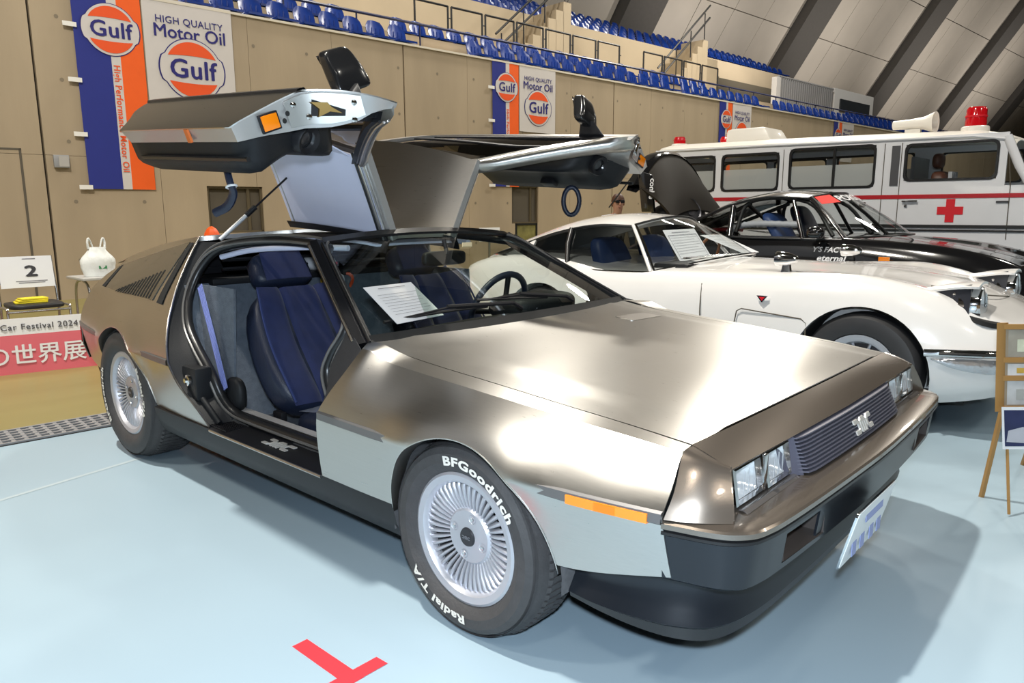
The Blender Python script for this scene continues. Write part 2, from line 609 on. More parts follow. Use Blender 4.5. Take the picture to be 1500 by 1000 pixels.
def seat_mesh():
    """moulded stadium seat: tall curved back with a folded lip, shallow pan, pedestal"""
    G = []
    for i, t in enumerate(lin(0, 1, 7)):
        z = .06 + .37 * t
        hw = .20 * (1 - .35 * max(0, (t - .6) / .4) ** 2)
        row = []
        for u in lin(-1, 1, 7):
            row.append((hw * u, .10 * t + .045 * (1 - u * u) - .05 + .0, z - .03 * u * u * t))
        G.append(row)
    v1 = [p for r in G for p in r]
    f1 = gridf(7, 7)
    v1b = [(x * .97, y + .022, z - .004) for x, y, z in v1]
    f1b = [q[::-1] for q in gridf(7, 7, off=49)]
    rim = [(i, i + 1, 49 + i + 1, 49 + i) for i in range(6)] + [(42 + i + 1, 42 + i, 49 + 42 + i, 49 + 42 + i + 1) for i in range(6)]
    rim += [(7 * i, 49 + 7 * i, 49 + 7 * i + 7, 7 * i + 7) for i in range(6)] + [(7 * i + 6, 7 * i + 13, 49 + 7 * i + 13, 49 + 7 * i + 6) for i in range(6)]
    pan = boxv((0, -.20, .055), (.40, .36, .035))
    ribs = [boxv((x, -.045 + .09 * .3, .22), (.018, .012, .10)) for x in (-.09, 0, .09)]
    ped = boxv((0, -.15, .02), (.08, .20, .05))
    v, f = multi([(v1 + v1b, f1 + f1b + rim), pan, ped] + ribs)
    me = bpy.data.meshes.new('stadium_seat')
    me.from_pydata(v, [], f)
    me.materials.append(SEATB)
    me.shade_smooth()
    me.set_sharp_from_angle(angle=R_(40))
    return me


SEATM = seat_mesh()
SROT = Matrix((WD, WN, Vector((0, 0, 1)))).transposed().to_4x4()


def seat(s, n, z, label, group):
    o = bpy.data.objects.new('stadium_seat', SEATM)
    mm = SROT.copy()
    mm.translation = W(s, n, z)
    o.matrix_world = mm
    COL.objects.link(o)
    tag(o, label, 'seat', group)


_ones = 'first second third fourth fifth sixth seventh eighth ninth tenth eleventh twelfth thirteenth fourteenth fifteenth sixteenth seventeenth eighteenth nineteenth'.split()
_tens = {2: 'twenty', 3: 'thirty', 4: 'forty', 5: 'fifty', 6: 'sixty'}
_tenth = {2: 'twentieth', 3: 'thirtieth', 4: 'fortieth', 5: 'fiftieth', 6: 'sixtieth'}


def ordinal(n):
    if n < 20: return _ones[n - 1]
    return _tenth[n // 10] if n % 10 == 0 else _tens[n // 10] + '-' + _ones[n % 10 - 1]


def inframe(p, m=0):
    d = Vector(p) - CAMP
    f = d.dot(fw)
    x, y = 750 + 1075.76 * d.dot(rt2) / f, 500 - 1075.76 * d.dot(up2) / f
    return f > 0 and -m < x < 1500 + m and -m < y < 1000 + m


PIT = .479
rowA, rowB, rowC, rowD = [], [], [], []
s = 1.3
while s < 22.3:
    if not (8.55 < s < 9.95) and not (17.15 < s < 18.0): rowA.append(s)
    if not (7.75 < s < 8.9) and not (16.2 < s < 16.9) and s < 20.3: rowB.append(s + .1)
    s += PIT
s = 23.2
while s < 46:
    rowC.append(s)
    if s > 30: rowD.append(s + .1)
    s += PIT
for lst, n, z, where, grp in ((rowA, .38, WTOP + .03, 'front row along the wall top', 'front row of blue seats'), (rowB, 1.16, WTOP + .40, 'second row behind the navy rail', 'second row of blue seats'),
                              (rowC, .38, WTOP + .03, 'far front row past the recess', 'far front row of blue seats'), (rowD, 1.16, WTOP + .40, 'far second row above the ambulance', 'far second row of blue seats')):
    lst = [s for s in lst if inframe(W(s, n, z + .22), 12)]
    for k, s in enumerate(lst):
        seat(s, n, z, ordinal(k + 1) + ' blue seat from the left in the ' + where, grp)


def rail(name, pts, r, mt, parent=None, n=6): return tube(name, pts, r, mt, parent, n)


# navy guard rail along the front rows
gr = empty('guard_rail', W(0, .62, WTOP + .05)); tag(gr, 'long navy guard rail with thin posts along the front seat rows', 'railing')
rail('top_rail', [W(-6, .62, WTOP + .60), W(48, .62, WTOP + .60)], .027, NAVYR, gr)
for s in np.arange(-5.2, 48, 1.44):
    rail('post', [W(s, .62, WTOP + .05), W(s, .62, WTOP + .60)], .017, NAVYR, gr, 5)
# black framed gate panels along the walkway
for i, s in enumerate([v for v in np.arange(9.87, 21.6, 1.0) if not 16.7 < v < 17.2]):
    g = empty('railing_panel', W(s, 1.7, WTOP + .42))
    order = 'nearest the largest banner' if i == 0 else None
    tag(g, ordinal(i + 1) + ' black framed walkway railing panel from the left', 'railing', 'black framed railing panels of the walkway')
    z0, z1 = WTOP + .42, WTOP + 1.41
    for a, b in (((s, z0), (s, z1)), ((s + .90, z0), (s + .90, z1))):
        rail('post', [W(a[0], 1.7, a[1]), W(b[0], 1.7, b[1])], .024, BLKR, g, 6)
    rail('top_bar', [W(s, 1.7, z1), W(s + .90, 1.7, z1)], .024, BLKR, g, 6)
    rail('bottom_bar', [W(s, 1.7, z0 + .08), W(s + .90, 1.7, z0 + .08)], .018, BLKR, g, 6)
    rail('link', [W(s + .90, 1.7, z0 + .75), W(s + .975, 1.7, z0 + .75)], .014, BLKR, g, 5)

# upper tier: concrete parapet wall with stair gaps, raked seats above
UW = mat('upper_tier_concrete', (.46, .375, .26), .9, var=.12, vscale=1.0, bump=.15, bscale=6)
tag(wbox('wall_upper', -12, 25.4, UPN, UPN + .4, WTOP, 6.7, UW), kind='structure')
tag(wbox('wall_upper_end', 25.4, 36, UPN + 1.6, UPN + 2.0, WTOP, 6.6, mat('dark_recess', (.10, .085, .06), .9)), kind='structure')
us = []
for r in range(5):
    n0, z0 = UPN + .4 + r * .8, 6.7 + r * .36
    us.append(wboxv(-12, 25.4 if r < 2 else 36, n0, n0 + .8, WTOP, z0))
v, f = multi(us)
tag(mesh('trim_4', v, f, UW, smooth=0), kind='structure')
sv, sf = [], []
base = [(Vector(v_.co)) for v_ in SEATM.vertices]
bf = [tuple(p.vertices) for p in SEATM.polygons]
for r in range(5):
    n0, z0 = UPN + .75 + r * .8, 6.7 + r * .36
    for s in np.arange(13.2, 25 if r < 2 else 35, .5):
        k = len(sv)
        sv += [W(s + b_.x, n0 + b_.y, z0 + b_.z) for b_ in base]
        sf += [tuple(q + k for q in t) for t in bf]
tag(mesh('upper_tier_seating', sv, sf, SEATB, smooth=40), 'dense rows of blue seats of the raked upper tier', 'seating', kind='stuff')
# stair flight cutting the upper parapet
for i, (s0, nm) in enumerate(((13.6, 'concrete stair flight with slanting handrail rising between the seat tiers'), (20.6, 'farther stair flight with slanting handrail beside the dark recess'))):
    st = empty('stair_flight', W(s0, UPN - 1.4, WTOP + .42)); tag(st, nm, 'stairs')
    for q in range(9):
        wbox('step', s0 + q * .30, s0 + q * .30 + .32, UPN - .9, UPN - .02, WTOP + .42, WTOP + .62 + q * .26, UW, st)
    for dz in (.95, .55):
        rail('handrail', [W(s0 - .2, UPN - .95, WTOP + .5 + dz), W(s0 + 2.7, UPN - .95, WTOP + 2.9 + dz)], .03, BLKR, st)
    for q in range(4):
        rail('baluster', [W(s0 + q * .8, UPN - .95, WTOP + .6 + q * .7), W(s0 + q * .8, UPN - .95, WTOP + 1.5 + q * .68)], .02, BLKR, st, 5)
# slatted grey balustrade and pale block past the recess
lb = empty('slatted_balustrade', W(26.5, 2.2, WTOP)); tag(lb, 'grey slatted balustrade at the end of the walkway', 'railing')
wbox('end_post', 26.4, 26.7, 2.1, 2.3, WTOP, WTOP + 1.75, mat('pale_post', (.62, .60, .58), .7), lb)
for q in range(26):
    wbox('slat', 26.85 + q * .17, 26.93 + q * .17, 2.15, 2.25, WTOP + .8, WTOP + 1.78, GREYST, lb)
rail('top_bar', [W(26.7, 2.2, WTOP + 1.80), W(31.3, 2.2, WTOP + 1.80)], .05, GREYST, lb)
pb = tag(wbox('control_booth', 31.5, 35.5, 2.2, 4.5, WTOP, WTOP + 1.9, mat('booth_paint', (.55, .54, .53), .7), bevel=.03), 'pale control booth standing on the far seat terrace', 'booth')
wbox('window_band', 32, 35, 2.15, 2.22, WTOP + 1.0, WTOP + 1.5, mat('dark_booth_glass', (.03, .035, .04), .1), pb)

# leaning roof slabs and ribs beyond the tiers
RA = Vector(W(0, UPN + 8.0, 9.0)) - WO
SL0 = (UPN + 4.9, 8.4)
SL1 = (.3, 21.0)
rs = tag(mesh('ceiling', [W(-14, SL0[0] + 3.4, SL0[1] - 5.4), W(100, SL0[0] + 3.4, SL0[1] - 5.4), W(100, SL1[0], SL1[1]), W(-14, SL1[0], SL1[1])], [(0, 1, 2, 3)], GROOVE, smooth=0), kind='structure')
dn, dz = SL1[0] - SL0[0] - 3.4, SL1[1] - SL0[1] + 5.4
ln = math.hypot(dn, dz)
nn, nz_ = -(-dz) / ln, 0
pn = Vector((-dz / ln, dn / ln))          # slab normal in (n, z), facing the hall (negative)


def RF(s, t, h):
    """point on the roof slab: t along the slope, h towards the hall"""
    n = SL0[0] + 3.4 + dn * t / ln
    z = SL0[1] - 5.4 + dz * t / ln
    q = pn if pn.x < 0 else -pn
    return W(s, n + q.x * h, z + q.y * h)


tl = np.arange(2.0, ln, 3.4)
for s0 in np.arange(-.5, 98, 13.0):
    for t0 in tl:
        for half in (0, 1, 2, 3):
            a, b = s0 + 1.12 + half * 2.69, s0 + 1.12 + half * 2.69 + 2.65
            P8 = [RF(s_, t_, h) for h in (.0, .12) for s_, t_ in ((a, t0), (b, t0), (b, min(t0 + 3.36, ln)), (a, min(t0 + 3.36, ln)))]
            hexa('roof_slab', P8, CONC2, rs)
    P8 = [RF(s_, t_, h) for h in (.0, .6) for s_, t_ in ((s0 - 1.1, 0), (s0 + 1.1, 0), (s0 + 1.1, ln), (s0 - 1.1, ln))]
    hexa('roof_rib', P8, RIB, rs)
# ceiling deck over the floor and the far sides of the hall
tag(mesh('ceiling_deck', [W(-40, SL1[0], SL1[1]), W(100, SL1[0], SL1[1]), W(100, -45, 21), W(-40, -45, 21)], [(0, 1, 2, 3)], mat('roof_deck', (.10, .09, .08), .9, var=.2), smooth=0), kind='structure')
FARW = mat('far_hall_concrete', (.36, .31, .25), .9, var=.15, vscale=.4)
tag(mesh('wall_front', [W(-40, -45, 0), W(100, -45, 0), W(100, -45, 21), W(-40, -45, 21)], [(0, 1, 2, 3)], FARW, smooth=0), kind='structure')
tag(mesh('wall_left', [W(-40, -45, 0), W(-40, 14, 0), W(-40, 14, 21), W(-40, -45, 21)], [(0, 1, 2, 3)], FARW, smooth=0), kind='structure')
tag(mesh('wall_right', [W(100, -45, 0), W(100, 14, 0), W(100, 14, 21), W(100, -45, 21)], [(0, 1, 2, 3)], FARW, smooth=0), kind='structure')

SEAM = mat('pale_floor_seam', (.42, .50, .54), .5)
mesh('floor_seam', [(-2.20, -1.6, .001), (-2.225, -1.6, .001), (-2.425, -.50, .001), (-2.40, -.50, .001)], [(0, 1, 2, 3)], SEAM, bpy.data.objects['floor'], smooth=0)
# floor drain: steel grating let into the floor, bars one by one
dg = tag(wbox('floor_drain', -9, 6, -7.3, -6.98, -.02, .003, SHADOW), 'long slotted steel floor drain behind the silver car', 'drain')
for q, nn_ in enumerate(lin(-7.28, -7.0, 6)):
    wbox('grate_bar', -9, 6, nn_ - .009, nn_ + .009, .0, .012, GREYST, dg)
cr = []
for s in np.arange(-4, 6, .06):
    cr.append(wboxv(s, s + .02, -7.28, -7.0, .002, .010))
v, f = multi(cr)
mesh('cross_bars', v, f, GREYST, dg, smooth=0)['kind'] = 'stuff'

# ---------------------------------------------------------------- banners
BLU = mat('banner_blue', (.012, .022, .22), .65, var=.05); ORG = mat('banner_orange', (.85, .11, .005), .65, var=.05)
WHT = mat('banner_white', (.60, .56, .54), .7, var=.03); PBL = mat('print_navy', (.015, .012, .16), .6); PRED = mat('print_orange', (.80, .085, .01), .6)
TAPE = mat('white_tape', (.80, .78, .74), .6)


def wave(s, z, a): return -.022 - a * (.5 + .5 * math.sin(s * 5.1 + z * 1.3) * math.cos(z * 2.1))


def logo(parent, cs, cz, r, base, fl=0):
    """round petrol-company disc: white ring, thin navy outline, orange caps, white bar with navy lettering"""
    def disc(rx, rz, off, mt, nm, ear=0):
        pts = []
        for k in range(64):
            a = 2 * math.pi * k / 64
            x, z = math.cos(a), math.sin(a)
            e = 1.0
            if ear and abs(z) < .42: e = ear
            pts.append((cs + rx * x * e, cz + rz * z))
        mesh(nm, [W(p[0], base(p[0], p[1]) - off, p[1]) for p in pts], [tuple(range(64))], mt, parent, smooth=0)
    disc(r, r, .005, PBL, 'disc_outline', 1.10)
    disc(r * .97, r * .97, .009, WHT, 'disc_ground', 1.085)
    for sg in (1, -1):
        arc = []
        for k in range(25):
            a = R_(28 + 124 * k / 24)
            arc.append((r * .88 * math.cos(a), sg * r * .88 * math.sin(a)))
        low = [(r * .78 * u, sg * r * (.40 + .045 * (1 - u * u))) for u in lin(-1, 1, 11)]
        poly = arc + low
        mesh('disc_cap', [W(cs + p[0], base(cs + p[0], cz + p[1]) - .013, cz + p[1]) for p in poly], [tuple(range(len(poly)))], PRED, parent, smooth=0)
    text('disc_lettering', 'Gulf', lambda u, v: W(cs + u, base(cs + u, cz) - .014, cz + v - r * .27), PBL, parent, size=r * .84, bold=0, dup=.022, sx=1.02, spacing=1.05)


def banner(s0, s1, s2, zb, zt, lab, vert=True, tapes=True, zw=None):
    b = empty('fabric_banner', W(s0, -.01, zb)); tag(b, lab[0], 'banner')
    sa, sb_ = s0 + (s1 - s0) * .50, s0 + (s1 - s0) * .64
    base = lambda s, z: wave(s, z, .005)
    for nm, a, c, mt in (('blue_stripe', s0, sa, BLU), ('white_stripe', sa, sb_, WHT), ('orange_stripe', sb_, s1, ORG)):
        G = [[W(s, base(s, z), z) for z in lin(zb, zt, 22)] for s in lin(a, c, 6)]
        grid(nm, G, mt, b, thick=.002, out=W(s0, 5, 2))
    rr = (s1 - s0) * .40
    logo(b, lerp(s0, s1, .53), zt - (zt - zb) * .20, rr, base)
    if vert:
        tx = textv('High Performance Motor Oil', (s1 - s0) * .135, .02, 'LEFT', spacing=1.1)
        zz = zt - (zt - zb) * .37
        sc = (zt - zb) * .54 / max(p[0] for p in tx[0])
        cs = (sa + sb_) / 2
        mesh('running_lettering', [W(cs + v * 1.0 - (s1 - s0) * .045, base(cs, zz) - .006, zz - u * sc) for u, v in tx[0]], tx[1], PRED, b, smooth=0)['kind'] = 'stuff'
    w = empty('oil_banner', W(s1, -.01, zw or 2.5)); tag(w, lab[1], 'banner')
    zw = zw or 2.6
    base2 = lambda s, z: wave(s, z, .004) - .002
    G = [[W(s, base2(s, z), z) for z in lin(zw, zt, 16)] for s in lin(s1 + .02, s2, 8)]
    grid('cloth', G, WHT, w, thick=.002, out=W(s0, 5, 2))
    cs = (s1 + s2) / 2 + .02
    h = zt - zw
    ww = s2 - s1
    text('small_lettering', 'HIGH QUALITY', lambda u, v: W(cs + u, base2(cs + u, zt - .2 * h) - .006, zt - .215 * h + v), PBL, w, size=ww * .105, dup=.008, spacing=1.05)
    text('large_lettering', 'Motor Oil', lambda u, v: W(cs + u, base2(cs + u, zt - .3 * h) - .006, zt - .345 * h + v), PBL, w, size=ww * .195, dup=.016)
    logo(w, cs, zt - h * .62, ww * .34, base2)
    if tapes:
        for k, z in enumerate(lin(zb + .02, zt - .55, 4)):
            tag(wbox('tape_strip', s0 - .13, s0 + .04, -.05, -.042, z - .03, z + .03, TAPE), ('lowest', 'second lowest', 'second highest', 'highest')[k] + ' white tape strip on the edge of ' + lab[2], 'tape', 'tape strips on ' + lab[2])


banner(2.88, 3.77, 5.10, 1.55, WTOP + .05, ('blue and orange striped banner with Gulf disc, largest of the four', 'white Motor Oil banner beside the largest striped banner', 'the largest striped banner'), zw=2.75)
banner(10.54, 11.29, 12.42, 1.72, WTOP + .02, ('blue and orange striped banner behind the raised far door', 'white Motor Oil banner behind the raised far door mirror', 'the striped banner behind the far door'), zw=2.9)
banner(19.2, 19.88, 20.95, 1.8, WTOP + .02, ('blue and orange striped banner above the ambulance roof, nearer one', 'white Motor Oil banner above the white roof hatch of the ambulance', 'the banner above the ambulance'), tapes=False, zw=2.9)
banner(26.65, 27.3, 28.3, 1.8, WTOP + .02, ('smallest blue and orange striped banner above the ambulance middle windows', 'smallest white Motor Oil banner above the ambulance middle windows', 'the smallest banner'), tapes=False, zw=2.9)
# ================================================================= the silver gull-wing car (x forward from front axle, y to its left, z up)
CAR = empty('gullwing_coupe', (0, 0, 0))
tag(CAR, 'brushed stainless steel gull-wing coupe with both doors raised', 'car')
wy = ip([-3.25, -3.1, -2.8, -2.413, -1.75, -.6, 0, .4, .67, .72], [.79, .825, .868, .90, .925, .93, .925, .908, .882, .872])
wz = ip([-3.25, -1.75, -.6, 0, .3, .67], [.605, .583, .565, .553, .549, .556])
FAX, FAZ, FAR_ = .03, .288, .325       # front arch
RAX, RAZ, RAR = -2.405, .325, .347     # rear arch
fsz = ip([-.56, -.37, -.17, 0, .256, .47, .66], [.792, .765, .747, .735, .715, .699, .681])
fsy = ip([-.56, -.3, .3, .66], [.842, .832, .812, .785])
hsy = ip([-.56, -.3, .3, .66], [.752, .748, .745, .738])
hsz = lambda x: fsz(x) + .006
fxr = ip([.30, .43, .517, .575, .636, .72, .79], [-.68, -.655, -.635, -.615, -.575, -.515, -.475])
fxf = ip([.40, .513, .556, .61, .68], [.672, .66, .657, .66, .648])
ry = ip([-3.3, -3.0, -2.4, -1.8, -1.5, -1.1], [.66, .67, .67, .65, .62, .56])       # roof edge half width
rz = ip([-3.3, -2.95, -2.6, -2.2, -1.9, -1.6, -1.3, -1.1], [.87, .945, 1.02, 1.085, 1.115, 1.122, 1.117, 1.10])
bely = ip([-3.2, -2.8, -2.0, -1.7, -.5], [.76, .80, .832, .835, .828])
belz = ip([-3.2, -2.8, -2.0, -.6], [.80, .825, .815, .795])


def archbump(x, z, cx, cz, R, amp=.016):
    r = math.hypot(x - cx, z - cz)
    return amp * math.exp(-((max(r - R, 0) - .012) / .075) ** 2) * sst(.44, .60, z)


def sidey(x, z, top):
    """half width of the body side; top = (y, z) of the line where the upper panel ends"""
    W_, Z_ = wy(x), wz(x)
    if z <= Z_:
        t = (Z_ - z) / .25
        y = W_ - .048 * t ** 1.25
    else:
        t = min((z - Z_) / (top[1] - Z_), 1)
        y = W_ - (W_ - top[0]) * (.42 * t + .58 * t * t)
    return y


def zarch(x, low, cx, cz, R):
    d = R * R - (x - cx) ** 2
    return max(low, cz + math.sqrt(d)) if d > 0 else low


def fender(s):
    low = ip([-.70, -.29, .36, .67], [.318, .306, .338, .412])
    xs = sorted(set([round(v, 4) for v in lin(-.65, FAX - FAR_, 12) + [FAX - FAR_ * math.cos(a) for a in lin(0, math.pi, 41)] + lin(FAX + FAR_, .66, 14)]))
    G = []
    for x in xs:
        zl = zarch(x, low(x), FAX, FAZ, FAR_) if abs(x - FAX) < FAR_ - 1e-4 else low(x)
        zw = max(wz(x), zl)
        sz, sy = fsz(x), fsy(x)
        zz = lin(zl, zw, 9)[:-1] + lin(zw, sz, 14)
        col = []
        for z in zz:
            a = min(max((-.33 - x) / .32, 0), 1)
            b = min(max((x - .42) / .24, 0), 1)
            x2 = x + a * (fxr(z) + .65) + b * (fxf(z) - .66)
            y = sidey(x, z, (sy, sz)) + archbump(x, z, FAX, FAZ, FAR_)
            col.append((x2, s * y, z))
        a = min(max((-.33 - x) / .32, 0), 1); b = min(max((x - .42) / .24, 0), 1)
        xo = x + a * (-.475 + .65) + b * (.646 - .66)
        for t in (.12, .5, 1):
            col.append((xo - a * .075 * t, s * lerp(sy, hsy(x) + .003, t), lerp(sz, hsz(x), t)))
        G.append(col)
    o = grid('front_fender', G, STEEL, CAR, thick=.004, out=(0, 0, .4), smooth=30)
    # arch lip and liner
    A = [(FAX + FAR_ * math.cos(a), FAZ + FAR_ * math.sin(a)) for a in lin(R_(4), R_(177), 41)]
    G = [[(x, s * (sidey(x, z, (fsy(x), fsz(x))) + archbump(x, z, FAX, FAZ, FAR_) + dy), z) for dy in (.002, -.004, -.03, -.05)] for x, z in A]
    grid('arch_lip', G, STEEL2, o, thick=.003, out=(FAX, s * .9, FAZ))
    G = [[(FAX + (FAR_ + .012 - .01 * (k > 1)) * math.cos(a), s * yy, FAZ + (FAR_ + .012) * math.sin(a)) for k, yy in enumerate((.87, .8, .6, .45))] for a in lin(-.1, math.pi + .15, 24)]
    grid('wheel_housing', G, mat('grey_flecked_liner', (.10, .10, .105), .8, var=.5, vscale=60), o, out=(FAX, 0, FAZ))
    # side rubbing strips, interrupted by the arch
    for a, b in ((-.612, FAX - FAR_ + .045), (FAX + FAR_ - .05, .656)):
        G = []
        for x in lin(a, b, 14):
            z0 = wz(x)
            prof = [(-.017, 0), (-.012, .006), (.010, .006), (.015, 0)]
            G.append([(x, s * (sidey(x, z0 + dz, (fsy(x), fsz(x))) + dy + .001), z0 + dz) for dz, dy in prof])
        st = grid('rub_strip', G, mat('dull_grey_rub_strip', (.16, .155, .155), .38, .6), o, out=(0, 0, .55))
    # amber side marker
    G = []
    for x in lin(.41, .625, 9):
        z0 = wz(x) - .006
        G.append([(x, s * (sidey(x, z0 + dz, (fsy(x), fsz(x))) + dy), z0 + dz) for dz, dy in ((-.0125, 0), (-.011, .010), (.011, .010), (.0125, 0))])
    am = grid('side_marker', G, AMBER, o, out=(0, 0, .55), caps=True)
    G = []
    for x in lin(.49, .545, 3):
        z0 = wz(x) - .006
        G.append([(x, s * (sidey(x, z0 + dz, (fsy(x), fsz(x))) + dy + .001), z0 + dz) for dz, dy in ((-.010, .010), (.010, .010))])
    grid('marker_band', G, mat('amber_dark_band', (.75, .17, .005), .3), am, out=(0, 0, .55))
    return o


for s in (-1, 1): fender(s)

# hood
G = []
for i, u in enumerate(lin(0, 1, 30)):
    row = []
    for v in lin(-1, 1, 41):
        av = abs(v)
        xr_, xf_ = -.445 - .095 * av ** 2.2, .668 - .022 * av ** 2
        x = lerp(xr_, xf_, u)
        y = v * (hsy(x) - .002)
        z = hsz(x) + .014 * (1 - v * v) + .006 * (1 - sst(.80, .87, av))
        row.append((x, y, z))
    G.append(row)
hood = grid('hood', G, STEEL, CAR, thick=.004, out=(0, 0, .3))
# under-hood tray seals the gaps
grid('hood_channel', [[(x, y * hsy(x) * 1.04, hsz(x) - .03) for y in lin(-1, 1, 5)] for x in lin(-.56, .66, 8)], SHADOW, hood, out=(0, 0, .3))
# filler flap outline
fy0, fy1, fx0, fx1 = .34, .56, -.30, -.21
hz_ = lambda x, y: hsz(x) + .014 * (1 - (y / hsy(x)) ** 2) + .006
grid('filler_flap', [[(x, y, hz_(x, y) + .0022) for y in lin(fy0, fy1, 6)] for x in lin(fx0, fx1, 4)], STEEL2, hood, thick=.003)

# ---------------------------------------------------------------- front fascia
# plan outline of the bumper ledge, right half then mirrored
def plan(y):
    ay = abs(y)
    return ip([0, .43, .64, .75, .80, .835, .862], [.882, .870, .852, .826, .800, .765, .70])(min(ay, .862))


LEDGE = [(.655, -.884)] + [(.70, -.872), (.74, -.862), (.785, -.845), (.815, -.822), (.838, -.79), (.85, -.74), (.857, -.68), (.866, -.52), (.875, -.26), (.88, 0)]
LEDGE = LEDGE + [(x, -y) for x, y in LEDGE[-2::-1]]
LEDGE = [(p.x, p.y) for p in spline([(x, y, 0) for x, y in LEDGE], 4)]


def inset(P, d):
    """plan outline pulled towards the car by d"""
    out = []
    for i, (x, y) in enumerate(P):
        a, b = P[max(i - 1, 0)], P[min(i + 1, len(P) - 1)]
        tx, ty = b[0] - a[0], b[1] - a[1]
        l = math.hypot(tx, ty)
        out.append((x - ty / l * d if False else x + (-ty / l) * d * (1 if True else -1), y + (tx / l) * d))
    return out


def ledge_row(d, z):
    return [(x, y, z) for x, y in inset(LEDGE, d)]


# bronze ledge and its rounded lip
rows = [ledge_row(.085, .556), ledge_row(.05, .5535), ledge_row(.016, .550), ledge_row(.005, .5475), ledge_row(.0, .543), ledge_row(.0, .531), ledge_row(.006, .528)]
fascia = grid('front_fascia', rows, FASCIA, CAR, out=(.5, 0, .5), thick=.004, smooth=28)
# black moulding under the lip
rows = [ledge_row(.008, .529), ledge_row(.008, .526), ledge_row(.001, .524), ledge_row(.0, .518), ledge_row(.006, .514), ledge_row(.014, .513)]
grid('bumper_moulding', rows, RUBBER, fascia, out=(.5, 0, .5))
# black band with two duct openings
def band_pts(z): return ledge_row(.010 + (.51 - z) * .12, z)
nL = len(LEDGE)
zs = lin(.512, .405, 8)
Gb = [band_pts(z) for z in zs]
vs = [p for r in Gb for p in r]
fs = []
for i in range(7):
    for j in range(nL - 1):
        p = vs[i * nL + j]; q = vs[(i + 1) * nL + j + 1]
        ymid, zmid = (p[1] + q[1]) / 2, (p[2] + q[2]) / 2
        if .435 < abs(ymid) < .635 and .427 < zmid < .496: continue
        fs.append((i * nL + j, i * nL + j + 1, (i + 1) * nL + j + 1, (i + 1) * nL + j))
band = mesh('bumper_band', vs, fs, BLACKP, fascia, smooth=40, out=(.5, 0, .45), thick=.006)
for s in (-1, 1):
    x0 = .855
    v, f = [], []
    o1 = [(x0, s * .425, .425), (x0 - .014, s * .645, .425), (x0 - .014, s * .645, .497), (x0, s * .425, .497)]
    o2 = [(x - .10, y * (1 if abs(y) > .5 else 1.03), lerp(.46, z, .8)) for x, y, z in o1]
    mesh('duct', o1 + o2, [(0, 1, 5, 4), (1, 2, 6, 5), (2, 3, 7, 6), (3, 0, 4, 7), (4, 5, 6, 7)], mat('dark_grey_duct', (.05, .04, .035), .5), band, smooth=0)
    box('tow_eye', (x0 - .04, s * .62, .482), (.03, .02, .02), REDLENS, band)
# bevelled underside of the band
rows = [band_pts(.406), ledge_row(.034, .396), ledge_row(.07, .39)]
grid('band_underside', rows, BLACKP, fascia, out=(.5, 0, .6), thick=.004)
# lower air dam with flared lip
DAM = [(.355, -.835), (.45, -.842), (.56, -.832), (.66, -.80), (.73, -.74), (.765, -.62), (.778, -.40), (.782, 0)]
DAM = DAM + [(x, -y) for x, y in DAM[-2::-1]]
DAM = [(p.x, p.y) for p in spline([(x, y, 0) for x, y in DAM], 6)]
nD = len(DAM)
def dam_row(d, zf):
    P = inset(DAM, d)
    return [(x, y, zf(i / (nD - 1), x)) for i, (x, y) in enumerate(P)]
def topz(t, x): return lerp(.335, .40, sst(.36, .72, x))
def mid(k): return lambda t, x: lerp(topz(t, x), .255, k)
rows = [dam_row(.02, topz), dam_row(.026, mid(.2)), dam_row(.022, mid(.45)), dam_row(.010, mid(.7)), dam_row(.0, mid(.88)), dam_row(-.004, mid(.96)), dam_row(.004, mid(1.02)), dam_row(.03, mid(1.05))]
dam = grid('air_dam', rows, BLACKP, CAR, out=(.3, 0, .3), thick=.005, smooth=50)
rows = [dam_row(.012, mid(1.0)), dam_row(.016, mid(1.28)), dam_row(.03, mid(1.30))]
grid('dam_skirt', rows, RUBBER, dam, out=(.3, 0, .2), thick=.006)
rows = [[(x, y, .40) for x, y in inset(DAM, .03)], [(x - .02, y * .98, .50) for x, y in inset(DAM, .05)]]
grid('inner_bulkhead', rows, SHADOW, dam, out=(.3, 0, .4))

# nose top: bronze panel between hood and headlamps, and the two cheeks
TOPF = [(.757 - .006 * abs(v) ** 2 + .008 * (1 - abs(v)), v * .752, .655) for v in lin(-1, 1, 25)]
TOPB = [(.672 - .022 * abs(v) ** 2, v * .742, hsz(.66) + .012 * (1 - v * v) + .003) for v in lin(-1, 1, 25)]
rows = []
for t in (0, .3, .6, .85, .96, 1.0):
    rows.append([(lerp(a[0], b[0], t), lerp(a[1], b[1], t), lerp(a[2], b[2], t) + .002 * math.sin(math.pi * t)) for a, b in zip(TOPB, TOPF)])
grid('nose_panel', rows, FASCIA, fascia, out=(.5, 0, .3), thick=.006)
for s in (-1, 1):
    # cheek: outer face from fender edge to the lamp opening
    back = [(.652, .738, .688), (.652, .79, .681), (.664, .845, .61), (.660, .882, .553)]
    front = [(.748, .742, .659), (.752, .757, .652), (.772, .782, .60), (.785, .800, .553)]
    B_, F_ = spline(back, 5), spline(front, 5)
    rows = []
    for t in lin(0, 1, 7):
        rows.append([(lerp(a.x, b.x, t), s * (lerp(a.y, b.y, t) + .010 * math.sin(math.pi * t)), lerp(a.z, b.z, t)) for a, b in zip(B_, F_)])
    grid('cheek', rows, FASCIA, fascia, out=(.5, 0, .5), thick=.005)
    # return of the cheek into the lamp opening
    rows = [[(p.x, s * p.y, p.z) for p in F_], [(p.x - .012, s * (p.y - .014), p.z) for p in F_], [(p.x - .03, s * (p.y - .03), p.z) for p in F_]]
    grid('lamp_reveal', rows, FASCIA, fascia, out=(.9, s * .9, .6), thick=.003)
